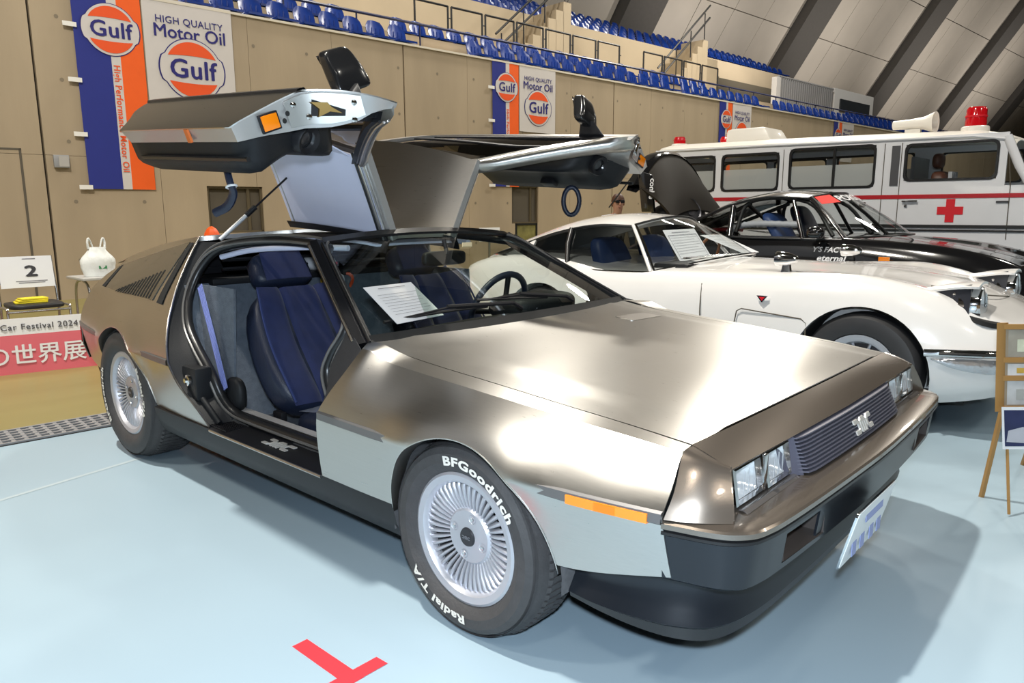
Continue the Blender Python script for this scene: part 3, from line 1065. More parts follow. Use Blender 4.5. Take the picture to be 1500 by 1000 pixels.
# recessed backing of the whole lamp and grille opening
grid('nose_backing', [[(.70 + .03 * (z < .6), y, z) for y in lin(-.79, .79, 5)] for z in (.66, .60, .55)], SHADOW, fascia, out=(.2, 0, .6))
# bronze shelf under the lamps
rows = [[(.70, v * .78, .556) for v in lin(-1, 1, 9)], [(.81 - .04 * abs(v) ** 4, v * .80, .553) for v in lin(-1, 1, 9)]]
grid('lamp_shelf', rows, FASCIA, fascia, out=(.7, 0, .3), thick=.003)

LAMPREF = mat('lamp_reflector', (.86, .87, .88), .22, .55, bump=.25, bscale=45)
for s in (-1, 1):
    hl = None
    for k, (y0, y1) in enumerate(((.735, .592), (.572, .43))):
        xa = .752 + .004 * k
        # tilted rectangular lamp: frame, reflector bowl, lens
        def q(u, v, d, y0=y0, y1=y1, xa=xa):
            z = lerp(.562, .650, v)
            return (xa - .004 + .014 * (1 - v) + d, s * lerp(y0, y1, u), z)
        fr = []
        P_o = [(0, 0), (1, 0), (1, 1), (0, 1)]
        fr_v = [q(u, v, .0) for u, v in P_o] + [q(lerp(.04, .96, u), lerp(.05, .95, v), .004) for u, v in P_o] + [q(lerp(.04, .96, u), lerp(.05, .95, v), -.02) for u, v in P_o]
        fr_f = [(i, (i + 1) % 4, 4 + (i + 1) % 4, 4 + i) for i in range(4)] + [(4 + i, 4 + (i + 1) % 4, 8 + (i + 1) % 4, 8 + i) for i in range(4)]
        fo = mesh('headlamp', fr_v, fr_f, CHROME, fascia, smooth=0)
        Gq = [[q(lerp(.05, .95, u), lerp(.06, .94, v), -.045 * (1 - (2 * u - 1) ** 2) * (1 - (2 * v - 1) ** 2) ** .5 - .012) for v in lin(0, 1, 9)] for u in lin(0, 1, 9)]
        grid('reflector', Gq, LAMPREF, fo, out=(.5, s * .6, .6))
        Gq = [[q(lerp(.03, .97, u), lerp(.04, .96, v), .004 + .004 * (1 - (2 * u - 1) ** 2)) for v in lin(0, 1, 5)] for u in lin(0, 1, 9)]
        grid('lens', Gq, CGLASS, fo, out=(.5, s * .6, .6))
        v_, f_ = multi([boxv((xa + .004, s * lerp(y0, y1, .5 + .18 * t), .606), (.002, .003, .06)) for t in (-1, 0, 1)])
        mesh('lens_ribs', v_, f_, mat('lens_rib_glass', (.7, .72, .75), .1, spec=.8, alpha=.5), fo, smooth=0)
    box('lamp_divider', (.758, s * .582, .606), (.012, .018, .09), CHROME, fascia, bevel=.003)
    # smoked turn lamp lying below the headlamps
    G = [[(lerp(.765, .79, u) + .0, s * lerp(.735, .43, v), lerp(.560, .556, u) + .004 * math.sin(math.pi * u)) for v in lin(0, 1, 6)] for u in lin(0, 1, 5)]
    grid('turn_lamp', G, mat('smoky_clear_lens', (.22, .20, .19), .08, .6, coat=1.0), fascia, thick=.003)

# grille: deep violet-grey slats one by one, folding back at the ends
GRM = mat('slate_grille_plastic', (.085, .085, .115), .42, var=.06)
grille = empty('grille', (.77, 0, .6))
grille.parent = CAR
nS = 10
SLAT_Y = .40
for k in range(nS):
    z = lerp(.563, .645, k / (nS - 1))
    xo = lerp(.806, .770, k / (nS - 1))
    pr = []
    for y, dx in [(-SLAT_Y - .035, -.055), (-SLAT_Y, -.006), (-SLAT_Y + .03, 0)] + [(y, .008 * (1 - (y / .4) ** 2)) for y in lin(-.34, .34, 12)] + [(SLAT_Y - .03, 0), (SLAT_Y, -.006), (SLAT_Y + .035, -.055)]:
        pr.append([(xo + dx - .035, y, z + .001), (xo + dx, y, z + .003), (xo + dx + .001, y, z - .0005), (xo + dx - .035, y, z - .003)])
    grid('slat', pr, GRM, grille, cv=True, out=(.78, 0, z), caps=True, smooth=30)
mesh('grille_back', [(.735, -.43, .556), (.735, .43, .556), (.715, .43, .655), (.715, -.43, .655)], [(0, 1, 2, 3)], mat('grille_shadow_plastic', (.03, .03, .042), .6), grille, smooth=0)
for s in (-1, 1):
    grid('end_panel', [[(lerp(.79, .755, t), s * .405, lerp(.556, .655, t)), (lerp(.755, .72, t), s * .45, lerp(.556, .655, t))] for t in (0, 1)], GRM, grille, out=(.7, 0, .6), thick=.003)
# emblem: three blocky letters D M C in the symmetrical style
EMB = [
    [[(0, 0), (.75, 0), (1, .25), (1, .75), (.75, 1), (0, 1), (0, .72), (.66, .72), (.72, .66), (.72, .34), (.66, .28), (0, .28)]],
    [[(1.2, 0), (1.42, 0), (1.42, .72), (1.60, .72), (1.60, 0), (1.80, 0), (1.80, .72), (1.98, .72), (1.98, 0), (2.2, 0), (2.2, .8), (2.02, 1), (1.38, 1), (1.2, .8)]],
    [[(3.4, 1), (2.65, 1), (2.4, .75), (2.4, .25), (2.65, 0), (3.4, 0), (3.4, .28), (2.74, .28), (2.68, .34), (2.68, .66), (2.74, .72), (3.4, .72)]]]


def emblem(name, f, mt, parent, w, h, d, frame=False):
    pcs = []
    for L in EMB:
        for poly in L:
            pcs.append(prismv([((u / 3.4 - .5) * w, (v - .5) * h) for u, v in poly], f, 0, d))
    v, f_ = multi(pcs)
    return mesh(name, v, f_, mt, parent, smooth=0)


emblem('emblem', lambda u, v, d: (.798 - v * .44 + d, u + .025, .600 + v), mat('bright_emblem', (.78, .76, .72), .35, .5), grille, .145, .040, .005)
# licence plate hanging below the bumper, tilted
pl = mat('licence_plate_white', (.78, .80, .80), .35)
def PLT(u, v, d): return (.885 + .16 * v * .0 + d - .04 * (0.5 - v / .165) * 0 - (v) * -.25, u - .16, .372 + v)
plate = prism('licence_plate', rrect(.33, .165, .012), lambda u, v, d: PLT(u, v, d), 0, .004, pl, CAR)
prism('plate_rim', rrect(.336, .171, .012), lambda u, v, d: PLT(u, v, d), -.003, .0025, CHROME, plate)
PLI = mat('plate_blue_ink', (.25, .29, .52), .5)
for q in range(4):
    box('plate_mark', PLT(-.10 + q * .068 + (.012 if q > 1 else 0), -.025, .0045), (.002, .034, .07), PLI, plate)
box('plate_mark', PLT(0, .045, .0045), (.002, .15, .03), PLI, plate)
box('plate_bracket', PLT(.1, .03, -.012), (.018, .06, .02), SHADOW, plate)

# ---------------------------------------------------------------- windscreen, pillars, roof
WSB = lambda v: (-.475 - .075 * abs(v) ** 2.2, v * .757, .806 - .010 * v * v)
WST = lambda v: (-1.105 - .012 * v * v, v * .545, 1.131 - .030 * v * v)
G = []
for t in lin(0, 1, 12):
    G.append([tuple(lerp(a, b, t) + (.010 * math.sin(math.pi * t) if i == 2 else 0) for i, (a, b) in enumerate(zip(WSB(v), WST(v)))) for v in lin(-1, 1, 21)])
grid('windscreen', G, WGLASS, CAR, smooth=180, out=(-.9, 0, .5))
# black ceramic band and cowl
gcow = [[(WSB(v)[0] - .015, WSB(v)[1] * 1.0, WSB(v)[2] + .012) for v in lin(-1, 1, 21)], [(WSB(v)[0] + .010, WSB(v)[1], WSB(v)[2] - .012) for v in lin(-1, 1, 21)], [(WSB(v)[0] + .05, WSB(v)[1], WSB(v)[2] - .03) for v in lin(-1, 1, 21)]]
cowl = grid('cowl', gcow, SHADOW, CAR, thick=.01)
grid('header_trim', [[tuple(lerp(a, b, t) + (.006 if i == 2 else 0) for i, (a, b) in enumerate(zip(WSB(v), WST(v)))) for v in lin(-1, 1, 21)] for t in (.965, .985, 1.0, 1.02)], RUBBER, CAR, thick=.012)
for s in (-1, 1):
    p = [Vector(WSB(s)) + Vector((.0, s * .008, -.01)), Vector(WST(s)) + Vector((0, s * .012, 0))]
    G = []
    for t in lin(0, 1.02, 9):
        c = p[0].lerp(p[1], t)
        # strap with an outer ledge, as the door seals against it
        G.append([c + Vector(d) for d in ((.028, -s * .012, .004), (.012, s * .018, .012), (-.015, s * .034, .002), (-.04, s * .030, -.012), (-.055, s * .0, -.02), (-.04, -s * .03, -.02))])
    pil = grid('windscreen_pillar', G, BLACK, CAR, cv=True, smooth=30, caps=True, out=tuple(p[0].lerp(p[1], .5)))
    tube('pillar_bead', [c + Vector((.022, s * .006, .012)) for c in [p[0].lerp(p[1], t) for t in lin(.0, .97, 6)]], .006, RUBBER, pil)
    tube('pillar_bead', [c + Vector((-.018, s * .040, .002)) for c in [p[0].lerp(p[1], t) for t in lin(.03, .97, 6)]], .004, STEEL2, pil)
    # triangular kick panel between fender edge and seal
    fe = [(fxr(z) - .004, s * (sidey(-.58, z, (fsy(-.56), fsz(-.56))) - .006), z) for z in lin(.33, .785, 9)]
    se = [(-.70, s * .79, .34), (-.69, s * .79, .40), (-.68, s * .80, .46), (-.69, s * .80, .52), (-.72, s * .80, .58), (-.755, s * .785, .64), (-.765, s * .77, .70), (-.745, s * .75, .76), (-.70, s * .735, .83)]
    grid('door_jamb_front', [[Vector(a).lerp(Vector(b), t) for a, b in zip(fe, se)] for t in lin(0, 1, 4)], mat('speckled_jamb_trim', (.028, .03, .036), .6, var=.5, vscale=120), CAR, thick=.004, out=(-.5, s * .2, .6))

def roofz(x, y):
    e = ry(x)
    return rz(x) + .022 * (1 - min(abs(y) / e, 1) ** 2)


TY = .172
G = [[(x, y, roofz(x, y) + .002) for y in lin(-TY, TY, 9)] for x in lin(-1.14, -1.95, 14)]
tp = grid('roof_t_panel', G, STEEL, CAR, thick=.02, out=(-1.5, 0, .5))
for s in (-1, 1):
    # rain channel and hinge strip under the raised door
    G = [[(x, s * y, roofz(x, y) - dz) for y, dz in ((TY - .01, .012), (TY + .03, .022), (TY + .045, .05), (TY + .05, .075))] for x in lin(-1.12, -1.95, 8)]
    grid('hinge_channel', G, BLACK, tp, thick=.006, out=(-1.5, 0, .5))
    # cant rail of the door opening
# headlining inside the roof
grid('headlining', [[(x, y, roofz(x, y) - .05 - .0 * x) for y in lin(-.24, .24, 6)] for x in lin(-1.16, -1.95, 8)], HEADLN, CAR, thick=.01, out=(-1.5, 0, 2))
# rear roof hoop behind the doors
G = [[(x, y, roofz(x, y)) for y in [v * ry(x) for v in lin(-1, 1, 17)]] for x in lin(-1.93, -2.12, 5)]
grid('rear_roof', G, STEEL, CAR, thick=.02, out=(-2, 0, .5))

# ---------------------------------------------------------------- rear quarters
qx = ip([.30, .338, .411, .49, .585, .70, .83, .98, 1.06, 1.125], [-1.50, -1.52, -1.60, -1.71, -1.768, -1.83, -1.895, -1.93, -1.94, -1.94])       # front edge
qr = ip([.34, .59, .70, .806, .9, .96], [-3.16, -3.20, -3.13, -3.02, -2.93, -2.90])


def qtop(x): return (ry(x), rz(x))


def qy(x, z):
    """rear quarter half width, with belt break"""
    if z <= belz(x): return sidey(x, z, (bely(x), belz(x)))
    t = min((z - belz(x)) / max(rz(x) - belz(x), .01), 1)
    return lerp(bely(x), ry(x), t ** 1.12)


def quarter(s):
    low = ip([-3.2, -2.75, -2.06, -1.86, -1.5], [.40, .36, .33, .330, .33])
    xs = sorted(set([round(v, 4) for v in lin(-3.2, RAX - RAR, 10) + [RAX - RAR * math.cos(a) for a in lin(0, math.pi, 41)] + lin(RAX + RAR, -1.5, 16)]))
    G = []
    for x in xs:
        zl = zarch(x, low(x), RAX, RAZ, RAR) if abs(x - RAX) < RAR - 1e-4 else low(x)
        zw = max(wz(x), zl)
        col = []
        for z in lin(zl, zw, 9)[:-1] + lin(zw, max(belz(x), zw + .01), 9)[:-1] + lin(belz(x), rz(x), 12):
            a = sst(-2.058, -1.5, x)
            b = 1 - sst(-3.2, -2.752, x)
            x2 = x
            if a > 0: x2 = lerp(-2.058, qx(z), (x + 2.058) / .558)
            if b > 0: x2 = lerp(-2.752, qr(min(z, .96)), (-2.752 - x) / .448)
            col.append((x2, s * (qy(x2, min(z, rz(x2))) + archbump(x2, z, RAX, RAZ, RAR, .02)), min(z, rz(x2))))
        G.append(col)
    o = grid('rear_quarter_panel', G, STEEL, CAR, thick=.004, out=(-2.3, 0, .5), smooth=30)
    # buttress top running back from the roof
    grid('buttress_top', [[(x, s * lerp(ry(x), ry(x) - .16, t), rz(x) + .008 * t * (1 - t) * 4) for t in lin(0, 1, 6)] for x in lin(-1.95, -2.92, 14)], STEEL, o, thick=.004, out=(-2.3, 0, .5))
    A = [(RAX + RAR * math.cos(a), RAZ + RAR * math.sin(a)) for a in lin(R_(3), R_(177), 41)]
    G = [[(x, s * (qy(x, z) + archbump(x, z, RAX, RAZ, RAR, .02) + dy), z) for dy in (.002, -.004, -.03, -.05)] for x, z in A]
    grid('arch_lip', G, STEEL2, o, thick=.003, out=(RAX, s * .9, RAZ))
    G = [[(RAX + (RAR + .01) * math.cos(a), s * yy, RAZ + (RAR + .01) * math.sin(a)) for yy in (.86, .75, .6, .45)] for a in lin(-.1, math.pi + .1, 24)]
    grid('wheel_housing', G, mat('grey_flecked_liner'), o, out=(RAX, 0, RAZ))
    for a, b in ((-3.19, RAX - RAR + .12), (RAX + RAR - .13, -1.772)):
        G = []
        for x in lin(a, b, 12):
            z0 = wz(x)
            G.append([(x, s * (sidey(x, z0 + dz, (bely(x), belz(x))) + dy + .001), z0 + dz) for dz, dy in ((-.017, 0), (-.012, .006), (.010, .006), (.015, 0))])
        grid('rub_strip', G, mat('dull_grey_rub_strip'), o, out=(0, 0, .55))
    # bright edge where the panel ends at the door opening
    tube('panel_edge', [(qx(z) + .004, s * qy(qx(z), z), z) for z in lin(.335, 1.115, 26)], .0045, STEEL2, o, 6)
    # flush side glass, black vent slots fore and aft
    def quad(name, P4, mt, off, n=8):
        G = []
        for u in lin(0, 1, n):
            row = []
            for v in lin(0, 1, n):
                x = lerp(lerp(P4[0][0], P4[1][0], u), lerp(P4[3][0], P4[2][0], u), v)
                z = lerp(lerp(P4[0][1], P4[1][1], u), lerp(P4[3][1], P4[2][1], u), v)
                row.append((x, s * (qy(x, z) + off), z))
            G.append(row)
        return grid(name, G, mt, o, thick=.003, out=(-2.3, 0, .6))
    quad('side_window', [(-2.10, .822), (-2.76, .838), (-2.72, .955), (-2.0, 1.09)], mat('smoked_side_glass', (.045, .038, .028), .06, spec=.7, coat=.6), .004)
    quad('vent_slot', [(-1.985, .812), (-2.045, .815), (-1.995, 1.085), (-1.965, 1.088)], SHADOW, .005)
    quad('vent_slot', [(-2.775, .838), (-2.83, .84), (-2.78, .94), (-2.735, .952)], SHADOW, .005)
    # louvred grille seen through the glass
    for k in range(14):
        x = -2.14 - k * .034
        za, zb = .829, .829 + .13 * (1 - k / 15)
        quad('louvre', [(x, za), (x - .012, za), (x - .002 + .03, zb), (x + .01 + .03, zb)], mat('dark_louvre', (.012, .011, .009), .7), .0065, 3)
    return o


for s in (-1, 1): quarter(s)
# rear deck louvres, tail and lamps
dk = empty('engine_cover', (-2.5, 0, .9)); dk.parent = CAR
for k in range(6):
    x = -2.15 - k * .13
    hexa('louvre_blade', [(x, -.5, rz(x) - .03), (x, .5, rz(x) - .03), (x - .15, .5, rz(x - .15) - .03), (x - .15, -.5, rz(x - .15) - .03), (x, -.5, rz(x) - .012), (x, .5, rz(x) - .012), (x - .15, .5, rz(x - .15) - .006), (x - .15, -.5, rz(x - .15) - .006)], BLACK, dk)
TAILP = [(-3.20, -.80), (-3.27, -.74), (-3.32, -.6), (-3.34, 0), (-3.32, .6), (-3.27, .74), (-3.20, .80)]
TAILP = [(p.x, p.y) for p in spline([(x, y, 0) for x, y in TAILP], 4)]
tail = grid('rear_fascia', [[(x + dx, y * k, z) for x, y in TAILP] for z, dx, k in ((.40, .03, .98), (.48, 0, 1), (.59, 0, 1), (.62, .03, .995), (.70, .08, .99), (.82, .16, .90), (.86, .20, .80))], FASCIA, CAR, out=(-2.6, 0, .6), thick=.004)
for s in (-1, 1):
    grid('tail_lamp', [[(x + dx, y, z) for x, y in [(-3.205, s * .803), (-3.245, s * .775), (-3.28, s * .73), (-3.315, s * .6), (-3.325, s * .48)]] for z, dx in ((.49, -.006), (.60, -.006), (.66, .05))], REDLENS, tail, out=(-2.6, 0, .6), thick=.004)
box('rear_valance', (-3.1, 0, .35), (.3, 1.45, .12), BLACK, CAR, bevel=.03)
box('rear_deck', (-2.9, 0, .87), (.5, 1.2, .03), BLACK, CAR)

# ---------------------------------------------------------------- sills and underbody
def sill_row(z, y, xs): return [(x, y, z) for x in xs]
for s in (-1, 1):
    xs_ = lin(-2.05, -.29, 20)
    G = []
    for x in xs_:
        e = sst(-2.07, -1.9, x) * (1 - sst(-.40, -.29, x))
        G.append([(x, s * .70, .19), (x, s * .80, .185), (x, s * .845, .205), (x, s * .872, .26 + .0 * e), (x, s * .884, .312), (x, s * .885, .327), (x, s * .86, .333), (x, s * .78, .335), (x, s * .755, .35), (x, s * .735, .372), (x, s * .70, .372), (x, s * .675, .33)])
    sill = grid('sill', G, BLACK, CAR, out=(-1.2, 0, .1), smooth=40, caps=False)
    for k in range(9):   # ribbed tread
        box('tread_rib', (-1.52, s * (.775 + k * .0115), .3365), (.26, .005, .005), BLACK, sill)
    emblem('sill_emblem', lambda u, v, d: (-1.05 - s * u * -1 * -1 if False else -1.06 + (u if s < 0 else -u), s * (.822 - v), .337 + d), mat('bright_emblem'), sill, .17, .055, .004)
    box('scuff_plate', (-1.15, s * .717, .376), (.95, .030, .006), mat('pale_scuff_strip', (.55, .53, .52), .4, .3), sill)
    tube('sill_lip', [(x, s * .886, .322) for x in lin(-1.5, -.68, 6)], .006, STEEL2, sill, 6)
box('underbody', (-1.25, 0, .20), (3.3, 1.2, .10), SHADOW, CAR, bevel=.03)
box('engine_bay', (-2.55, 0, .50), (.95, 1.05, .5), SHADOW, CAR, bevel=.05)
box('front_bay', (.12, 0, .45), (1.1, .95, .42), SHADOW, CAR, bevel=.05)

# ---------------------------------------------------------------- door opening seals and jambs
for s in (-1, 1):
    path = [(-1.16, s * .50, 1.085), (-1.06, s * .565, 1.06), (-.90, s * .635, .965), (-.715, s * .72, .845), (-.755, s * .765, .73), (-.765, s * .785, .655), (-.70, s * .80, .54), (-.685, s * .795, .43),
            (-.72, s * .775, .375), (-.95, s * .765, .362), (-1.35, s * .765, .362), (-1.50, s * .77, .375), (-1.57, s * .785, .43), (-1.62, s * .80, .53), (-1.73, s * .805, .64), (-1.83, s * .79, .73), (-1.885, s * .755, .84), (-1.885, s * .70, .96),
            (-1.83, s * .64, 1.05), (-1.70, s * .57, 1.088), (-1.45, s * .50, 1.10)]
    pp = spline(path, 6, closed=True)
    seal = tube('door_seal', pp, .021, RUBBER, CAR, 10, closed=True)
    tube('seal_bead', [p + Vector((0, s * .022, 0)) for p in pp], .006, mat('grey_seal_bead', (.11, .105, .10), .35), seal, 6, closed=True)
    tube('seal_bead', [p + Vector((0, s * .006, .0)) + (p - Vector((-1.25, p.y, .7))).normalized() * .03 for p in pp], .006, mat('grey_seal_bead'), seal, 6, closed=True)
    # rear jamb between quarter edge and seal
    zz = lin(.34, 1.09, 16)
    qe = [(qx(z) - .004, s * (qy(qx(z), z) - .008), z) for z in zz]
    sx_ = ip([.34, .43, .53, .64, .73, .84, .96, 1.05, 1.09], [-1.47, -1.555, -1.605, -1.715, -1.815, -1.87, -1.87, -1.82, -1.72])
    sy_ = ip([.34, .53, .64, .73, .84, .96, 1.05, 1.09], [.77, .80, .805, .79, .755, .70, .64, .58])
    sp = [(sx_(z), s * sy_(z), z) for z in zz]
    jb = grid('door_jamb_rear', [[Vector(a).lerp(Vector(b), t) + Vector((.0, -s * .035 * math.sin(math.pi * t), 0)) for a, b in zip(qe, sp)] for t in lin(0, 1, 6)], DARK, CAR, thick=.004, out=(-1.8, s * .2, .7))
    lt = box('latch_box', (-1.665, s * .845, .50), (.13, .075, .14), DARK, CAR, bevel=.01)
    lathe('striker', [(0, .02), (.010, .02), (.014, .012), (.024, .010), (.026, .0)], (0, s, 0), (-1.66, s * .885, .515), CHROME, lt, 20)
    tube('jamb_fold', [(-1.60, s * .86, .44), (-1.50, s * .84, .345)], .012, DARK, jb, 8)
# ---------------------------------------------------------------- cabin
def superbox(name, f, mt, parent, nu=14, nv=10, p=4.0):
    """soft rounded block: f(u, v, w) maps the cube [-1,1]^3 to 3-D"""
    vs, fs = [], []
    n = 10
    bm = bmesh.new()
    bmesh.ops.create_cube(bm, size=2)
    bmesh.ops.subdivide_edges(bm, edges=bm.edges, cuts=7, use_grid_fill=True)
    for v in bm.verts:
        c = v.co
        L = (abs(c.x) ** p + abs(c.y) ** p + abs(c.z) ** p) ** (1 / p)
        v.co = c / L
    idx = {v: i for i, v in enumerate(bm.verts)}
    vs = [f(v.co.x, v.co.y, v.co.z) for v in bm.verts]
    fs = [tuple(idx[v] for v in q.verts) for q in bm.faces]
    bm.free()
    return mesh(name, vs, fs, mt, parent, smooth=180, out=f(0, 0, 0))


def seat_car(cy):
    # backrest leans back; axis from hip point H to shoulder S
    H, S = Vector((-1.30, cy, .36)), Vector((-1.63, cy, .86))
    ax = (S - H).normalized()
    fwd = Vector((ax.z, 0, -ax.x))
    L = (S - H).length

    def bk(u, v, w, hw=.278, th=.08, off=0):
        # u across, v depth, w along the back
        t = (w + 1) / 2
        tap = 1 - .16 * t ** 3
        return H + ax * (L * (t * 1.02 - .02)) + fwd * (v * th * (1.1 - .25 * t) + off + .035 * u * u * (1 if v > 0 else 0) + .012 * math.cos(t * 6)) + Vector((0, u * hw * tap, 0))
    st = superbox('seat', lambda u, v, w: bk(u, v, w), NAVYL, CAR)
    # velour centre panel with two seams
    G = []
    for i, u in enumerate(lin(-1, 1, 25)):
        row = []
        for w in lin(-.93, .95, 18):
            groove = -.016 * (math.exp(-((abs(u) - .42) / .04) ** 2))
            edge = .020 * (1 - abs(u) ** 6) * (1 - abs(w) ** 10)
            row.append(bk(u * .90, .93, w, off=groove + edge - .004))
        G.append(row)
    grid('velour_back', G, BLUEV, st, out=tuple(H + ax * .25 - fwd * .3), smooth=60)
    for sg in (-1, 1):
        tube('piping', [bk(sg * .90, 1.0, w, off=.004) for w in lin(-.9, .9, 12)], .005, mat('blue_piping', (.015, .03, .12), .6), st, 6)
    # headrest block
    hr = superbox('headrest', lambda u, v, w: S + ax * (.115 + .085 * w) + fwd * (v * .055 - .008) + Vector((0, u * .155 * (1 - .12 * (w + 1) / 2), 0)), NAVYL, st)
    G = [[S + ax * (.112 + .072 * w) + fwd * (.050 + .006 * (1 - u * u)) + Vector((0, u * .118 * (1 - .12 * (w + 1) / 2), 0)) for w in lin(-1, 1, 8)] for u in lin(-1, 1, 10)]
    grid('headrest_face', G, BLUEV, hr, out=tuple(S - fwd * .3), smooth=60)
    # cushion
    C0 = Vector((-1.02, cy, .335))
    superbox('cushion', lambda u, v, w: C0 + Vector((.29 * u, .25 * v, .085 * w + .035 * u + .02 * v * v * (w > 0))), NAVYL, st)
    G = [[C0 + Vector((.25 * u, .20 * v, .088 + .035 * u + .012 * (1 - v * v))) for v in lin(-1, 1, 10)] for u in lin(-1, 1, 10)]
    grid('velour_cushion', G, BLUEV, st, out=(-1, cy, .2), smooth=60)
    return st


for cy in (-.40, .40): seat_car(cy)
# floor, tunnel, bulkhead
box('cabin_floor', (-1.1, 0, .255), (1.25, 1.36, .03), CARPET, CAR)
superbox('centre_tunnel', lambda u, v, w: (-1.0 + .62 * u, .12 * v, .36 + .13 * w), NAVYL, CAR)
G = [[(lerp(-1.72, -1.90, t), y, lerp(.27, .90, t)) for y in lin(-.76, .76, 9)] for t in lin(0, 1, 6)]
bh = grid('rear_bulkhead', G, CARPET, CAR, thick=.02, out=(-3, 0, .6))
box('bulkhead_shelf', (-2.0, 0, .905), (.28, 1.3, .03), DARK, bh, bevel=.008)
for s in (-1, 1):
    grid('side_trim', [[(x, s * lerp(.74, .70, t), lerp(.30, .90, t)) for x in lin(-1.92, -1.55, 4)] for t in lin(0, 1, 4)], CARPET, bh, thick=.01, out=(-1.8, s * 2, .6))
    # belt webbing with grooves, from shoulder to the reel cover
    a, b = Vector((-1.80, s * .74, .90)), Vector((-1.56, s * .775, .47))
    wd_ = Vector((.87, 0, .48)).normalized()
    for k in range(5):
        o_ = wd_ * (.0105 * (k - 2))
        nm = tube('belt_webbing', [a + o_, a.lerp(b, .5) + o_ * 1.0 + Vector((.004, 0, 0)), b + o_], .0046, BELT, CAR, 6, sx=.6)
    superbox('belt_reel_cover', lambda u, v, w: (-1.545 + .065 * u, s * (.735 + .03 * v), .445 + .075 * w), DARK, CAR, p=2.6)
    box('belt_buckle', (-1.66, s * .70, .60), (.06, .02, .10), mat('grey_buckle', (.16, .165, .19), .5), CAR, bevel=.008)
    box('seat_latch', (-1.33, s * .655, .365), (.07, .03, .05), BLACK, CAR, bevel=.01)
# rear window, its crossbars
rw = grid('rear_window', [[(lerp(-1.97, -2.12, t), y, lerp(.93, 1.085, t)) for y in lin(-.52, .52, 5)] for t in lin(0, 1, 3)], DGLASS, CAR, thick=.004, out=(-3, 0, 1))
for k, (z, x) in enumerate(((.955, -1.96), (1.0, -1.95), (1.045, -1.93))):
    tube('rear_blind_bar', [(x, -.55, z), (x, .55, z)], .010, BLACK, rw, 6)
for k in range(6):
    zz_ = .925 + k * .03
    hexa('window_louvre', [(-2.13, -.56, zz_), (-2.13, .56, zz_), (-2.19, .56, zz_ - .02), (-2.19, -.56, zz_ - .02), (-2.12, -.56, zz_ + .034), (-2.12, .56, zz_ + .034), (-2.13, .56, zz_ + .036), (-2.13, -.56, zz_ + .036)], BLACK, rw)
for s in (-1, 1):
    tube('roof_grab_trim', spline([(-1.86, s * .60, 1.02), (-1.70, s * .52, 1.055), (-1.4, s * .42, 1.072), (-1.2, s * .36, 1.072)], 6), .013, HEADLN, CAR, 8)
# dashboard
prof = [(-.50, .70), (-.52, .775), (-.60, .785), (-.72, .78), (-.80, .765), (-.83, .73), (-.82, .62), (-.78, .52), (-.70, .45)]
dash = grid('dashboard', [[(x - .02 * math.cos(y * 2), y, z - .015 * abs(y)) for x, z in prof] for y in lin(-.70, .70, 15)], DARK, CAR, thick=.01, out=(-.4, 0, .55), smooth=50)
superbox('instrument_binnacle', lambda u, v, w: (-.80 + .15 * u, .385 + .22 * v, .79 + .06 * w + .01 * u), DARK, dash, p=3)
# steering wheel
SWC, SWN = Vector((-1.02, .385, .755)), Vector((-.92, 0, .38)).normalized()
sw = empty('steering_wheel', SWC); sw.parent = CAR
Xs = Vector((0, 1, 0)); Ys = SWN.cross(Xs)
tube('wheel_rim', [SWC + (Xs * math.cos(a) + Ys * math.sin(a)) * .182 for a in lin(0, 2 * math.pi, 41)[:-1]], .016, NAVYL, sw, 10, closed=True)
for a in (0, math.pi, math.pi * 1.5, math.pi * .5):
    tube('wheel_spoke', [SWC - SWN * .03 + (Xs * math.cos(a) + Ys * math.sin(a)) * .04, SWC + (Xs * math.cos(a) + Ys * math.sin(a)) * .178], .014, BLACK, sw, 8)
lathe('wheel_boss', [(0, .02), (.05, .015), (.06, -.01), (.04, -.06)], SWN, SWC - SWN * .02, BLACK, sw, 24)
tube('steering_column', [SWC - SWN * .05, SWC - SWN * .26], .035, BLACK, dash, 12)
# interior mirror
im = superbox('interior_mirror', lambda u, v, w: (-.99 + .02 * u, .0 + .125 * v, 1.02 + .032 * w), BLACK, CAR, p=5)
tube('mirror_stalk', [(-.97, 0, 1.04), (-.99, 0, 1.10)], .010, BLACK, im, 8)
box('mirror_sticker', (-.975, .13, 1.075), (.003, .06, .02), mat('cream_sticker', (.75, .62, .38), .6), CAR)
# wipers
for (bx, by), (tx, ty), lab in (((-.53, -.05), (-.585, -.66), 0), ((-.535, .30), (-.585, -.20), 1)):
    def wsz(x, y):
        v = y / .757
        t = (x - WSB(v)[0]) / (WST(v)[0] - WSB(v)[0])
        return lerp(WSB(v)[2], WST(v)[2], t) + .010 * math.sin(math.pi * max(t, 0)) + .012
    wp = tube('wiper_arm', [(bx + .01, by + .04, wsz(bx, by) - .012), (bx, by, wsz(bx, by) + .012), (lerp(bx, tx, .55), lerp(by, ty, .55), wsz(lerp(bx, tx, .55), lerp(by, ty, .55)) + .022)], .008, BLACK, CAR, 6)
    mx_, my_ = lerp(bx, tx, .55), lerp(by, ty, .55)
    pts = [(lerp(bx, tx, k) - .006, lerp(by, ty, k), wsz(lerp(bx, tx, k), lerp(by, ty, k)) + .004) for k in lin(.22, 1.0, 9)]
    tube('wiper_blade', pts, .006, RUBBER, wp, 6)
    tube('wiper_bridge', [pts[1], (mx_, my_, wsz(mx_, my_) + .018), pts[-2]], .004, BLACK, wp, 6)

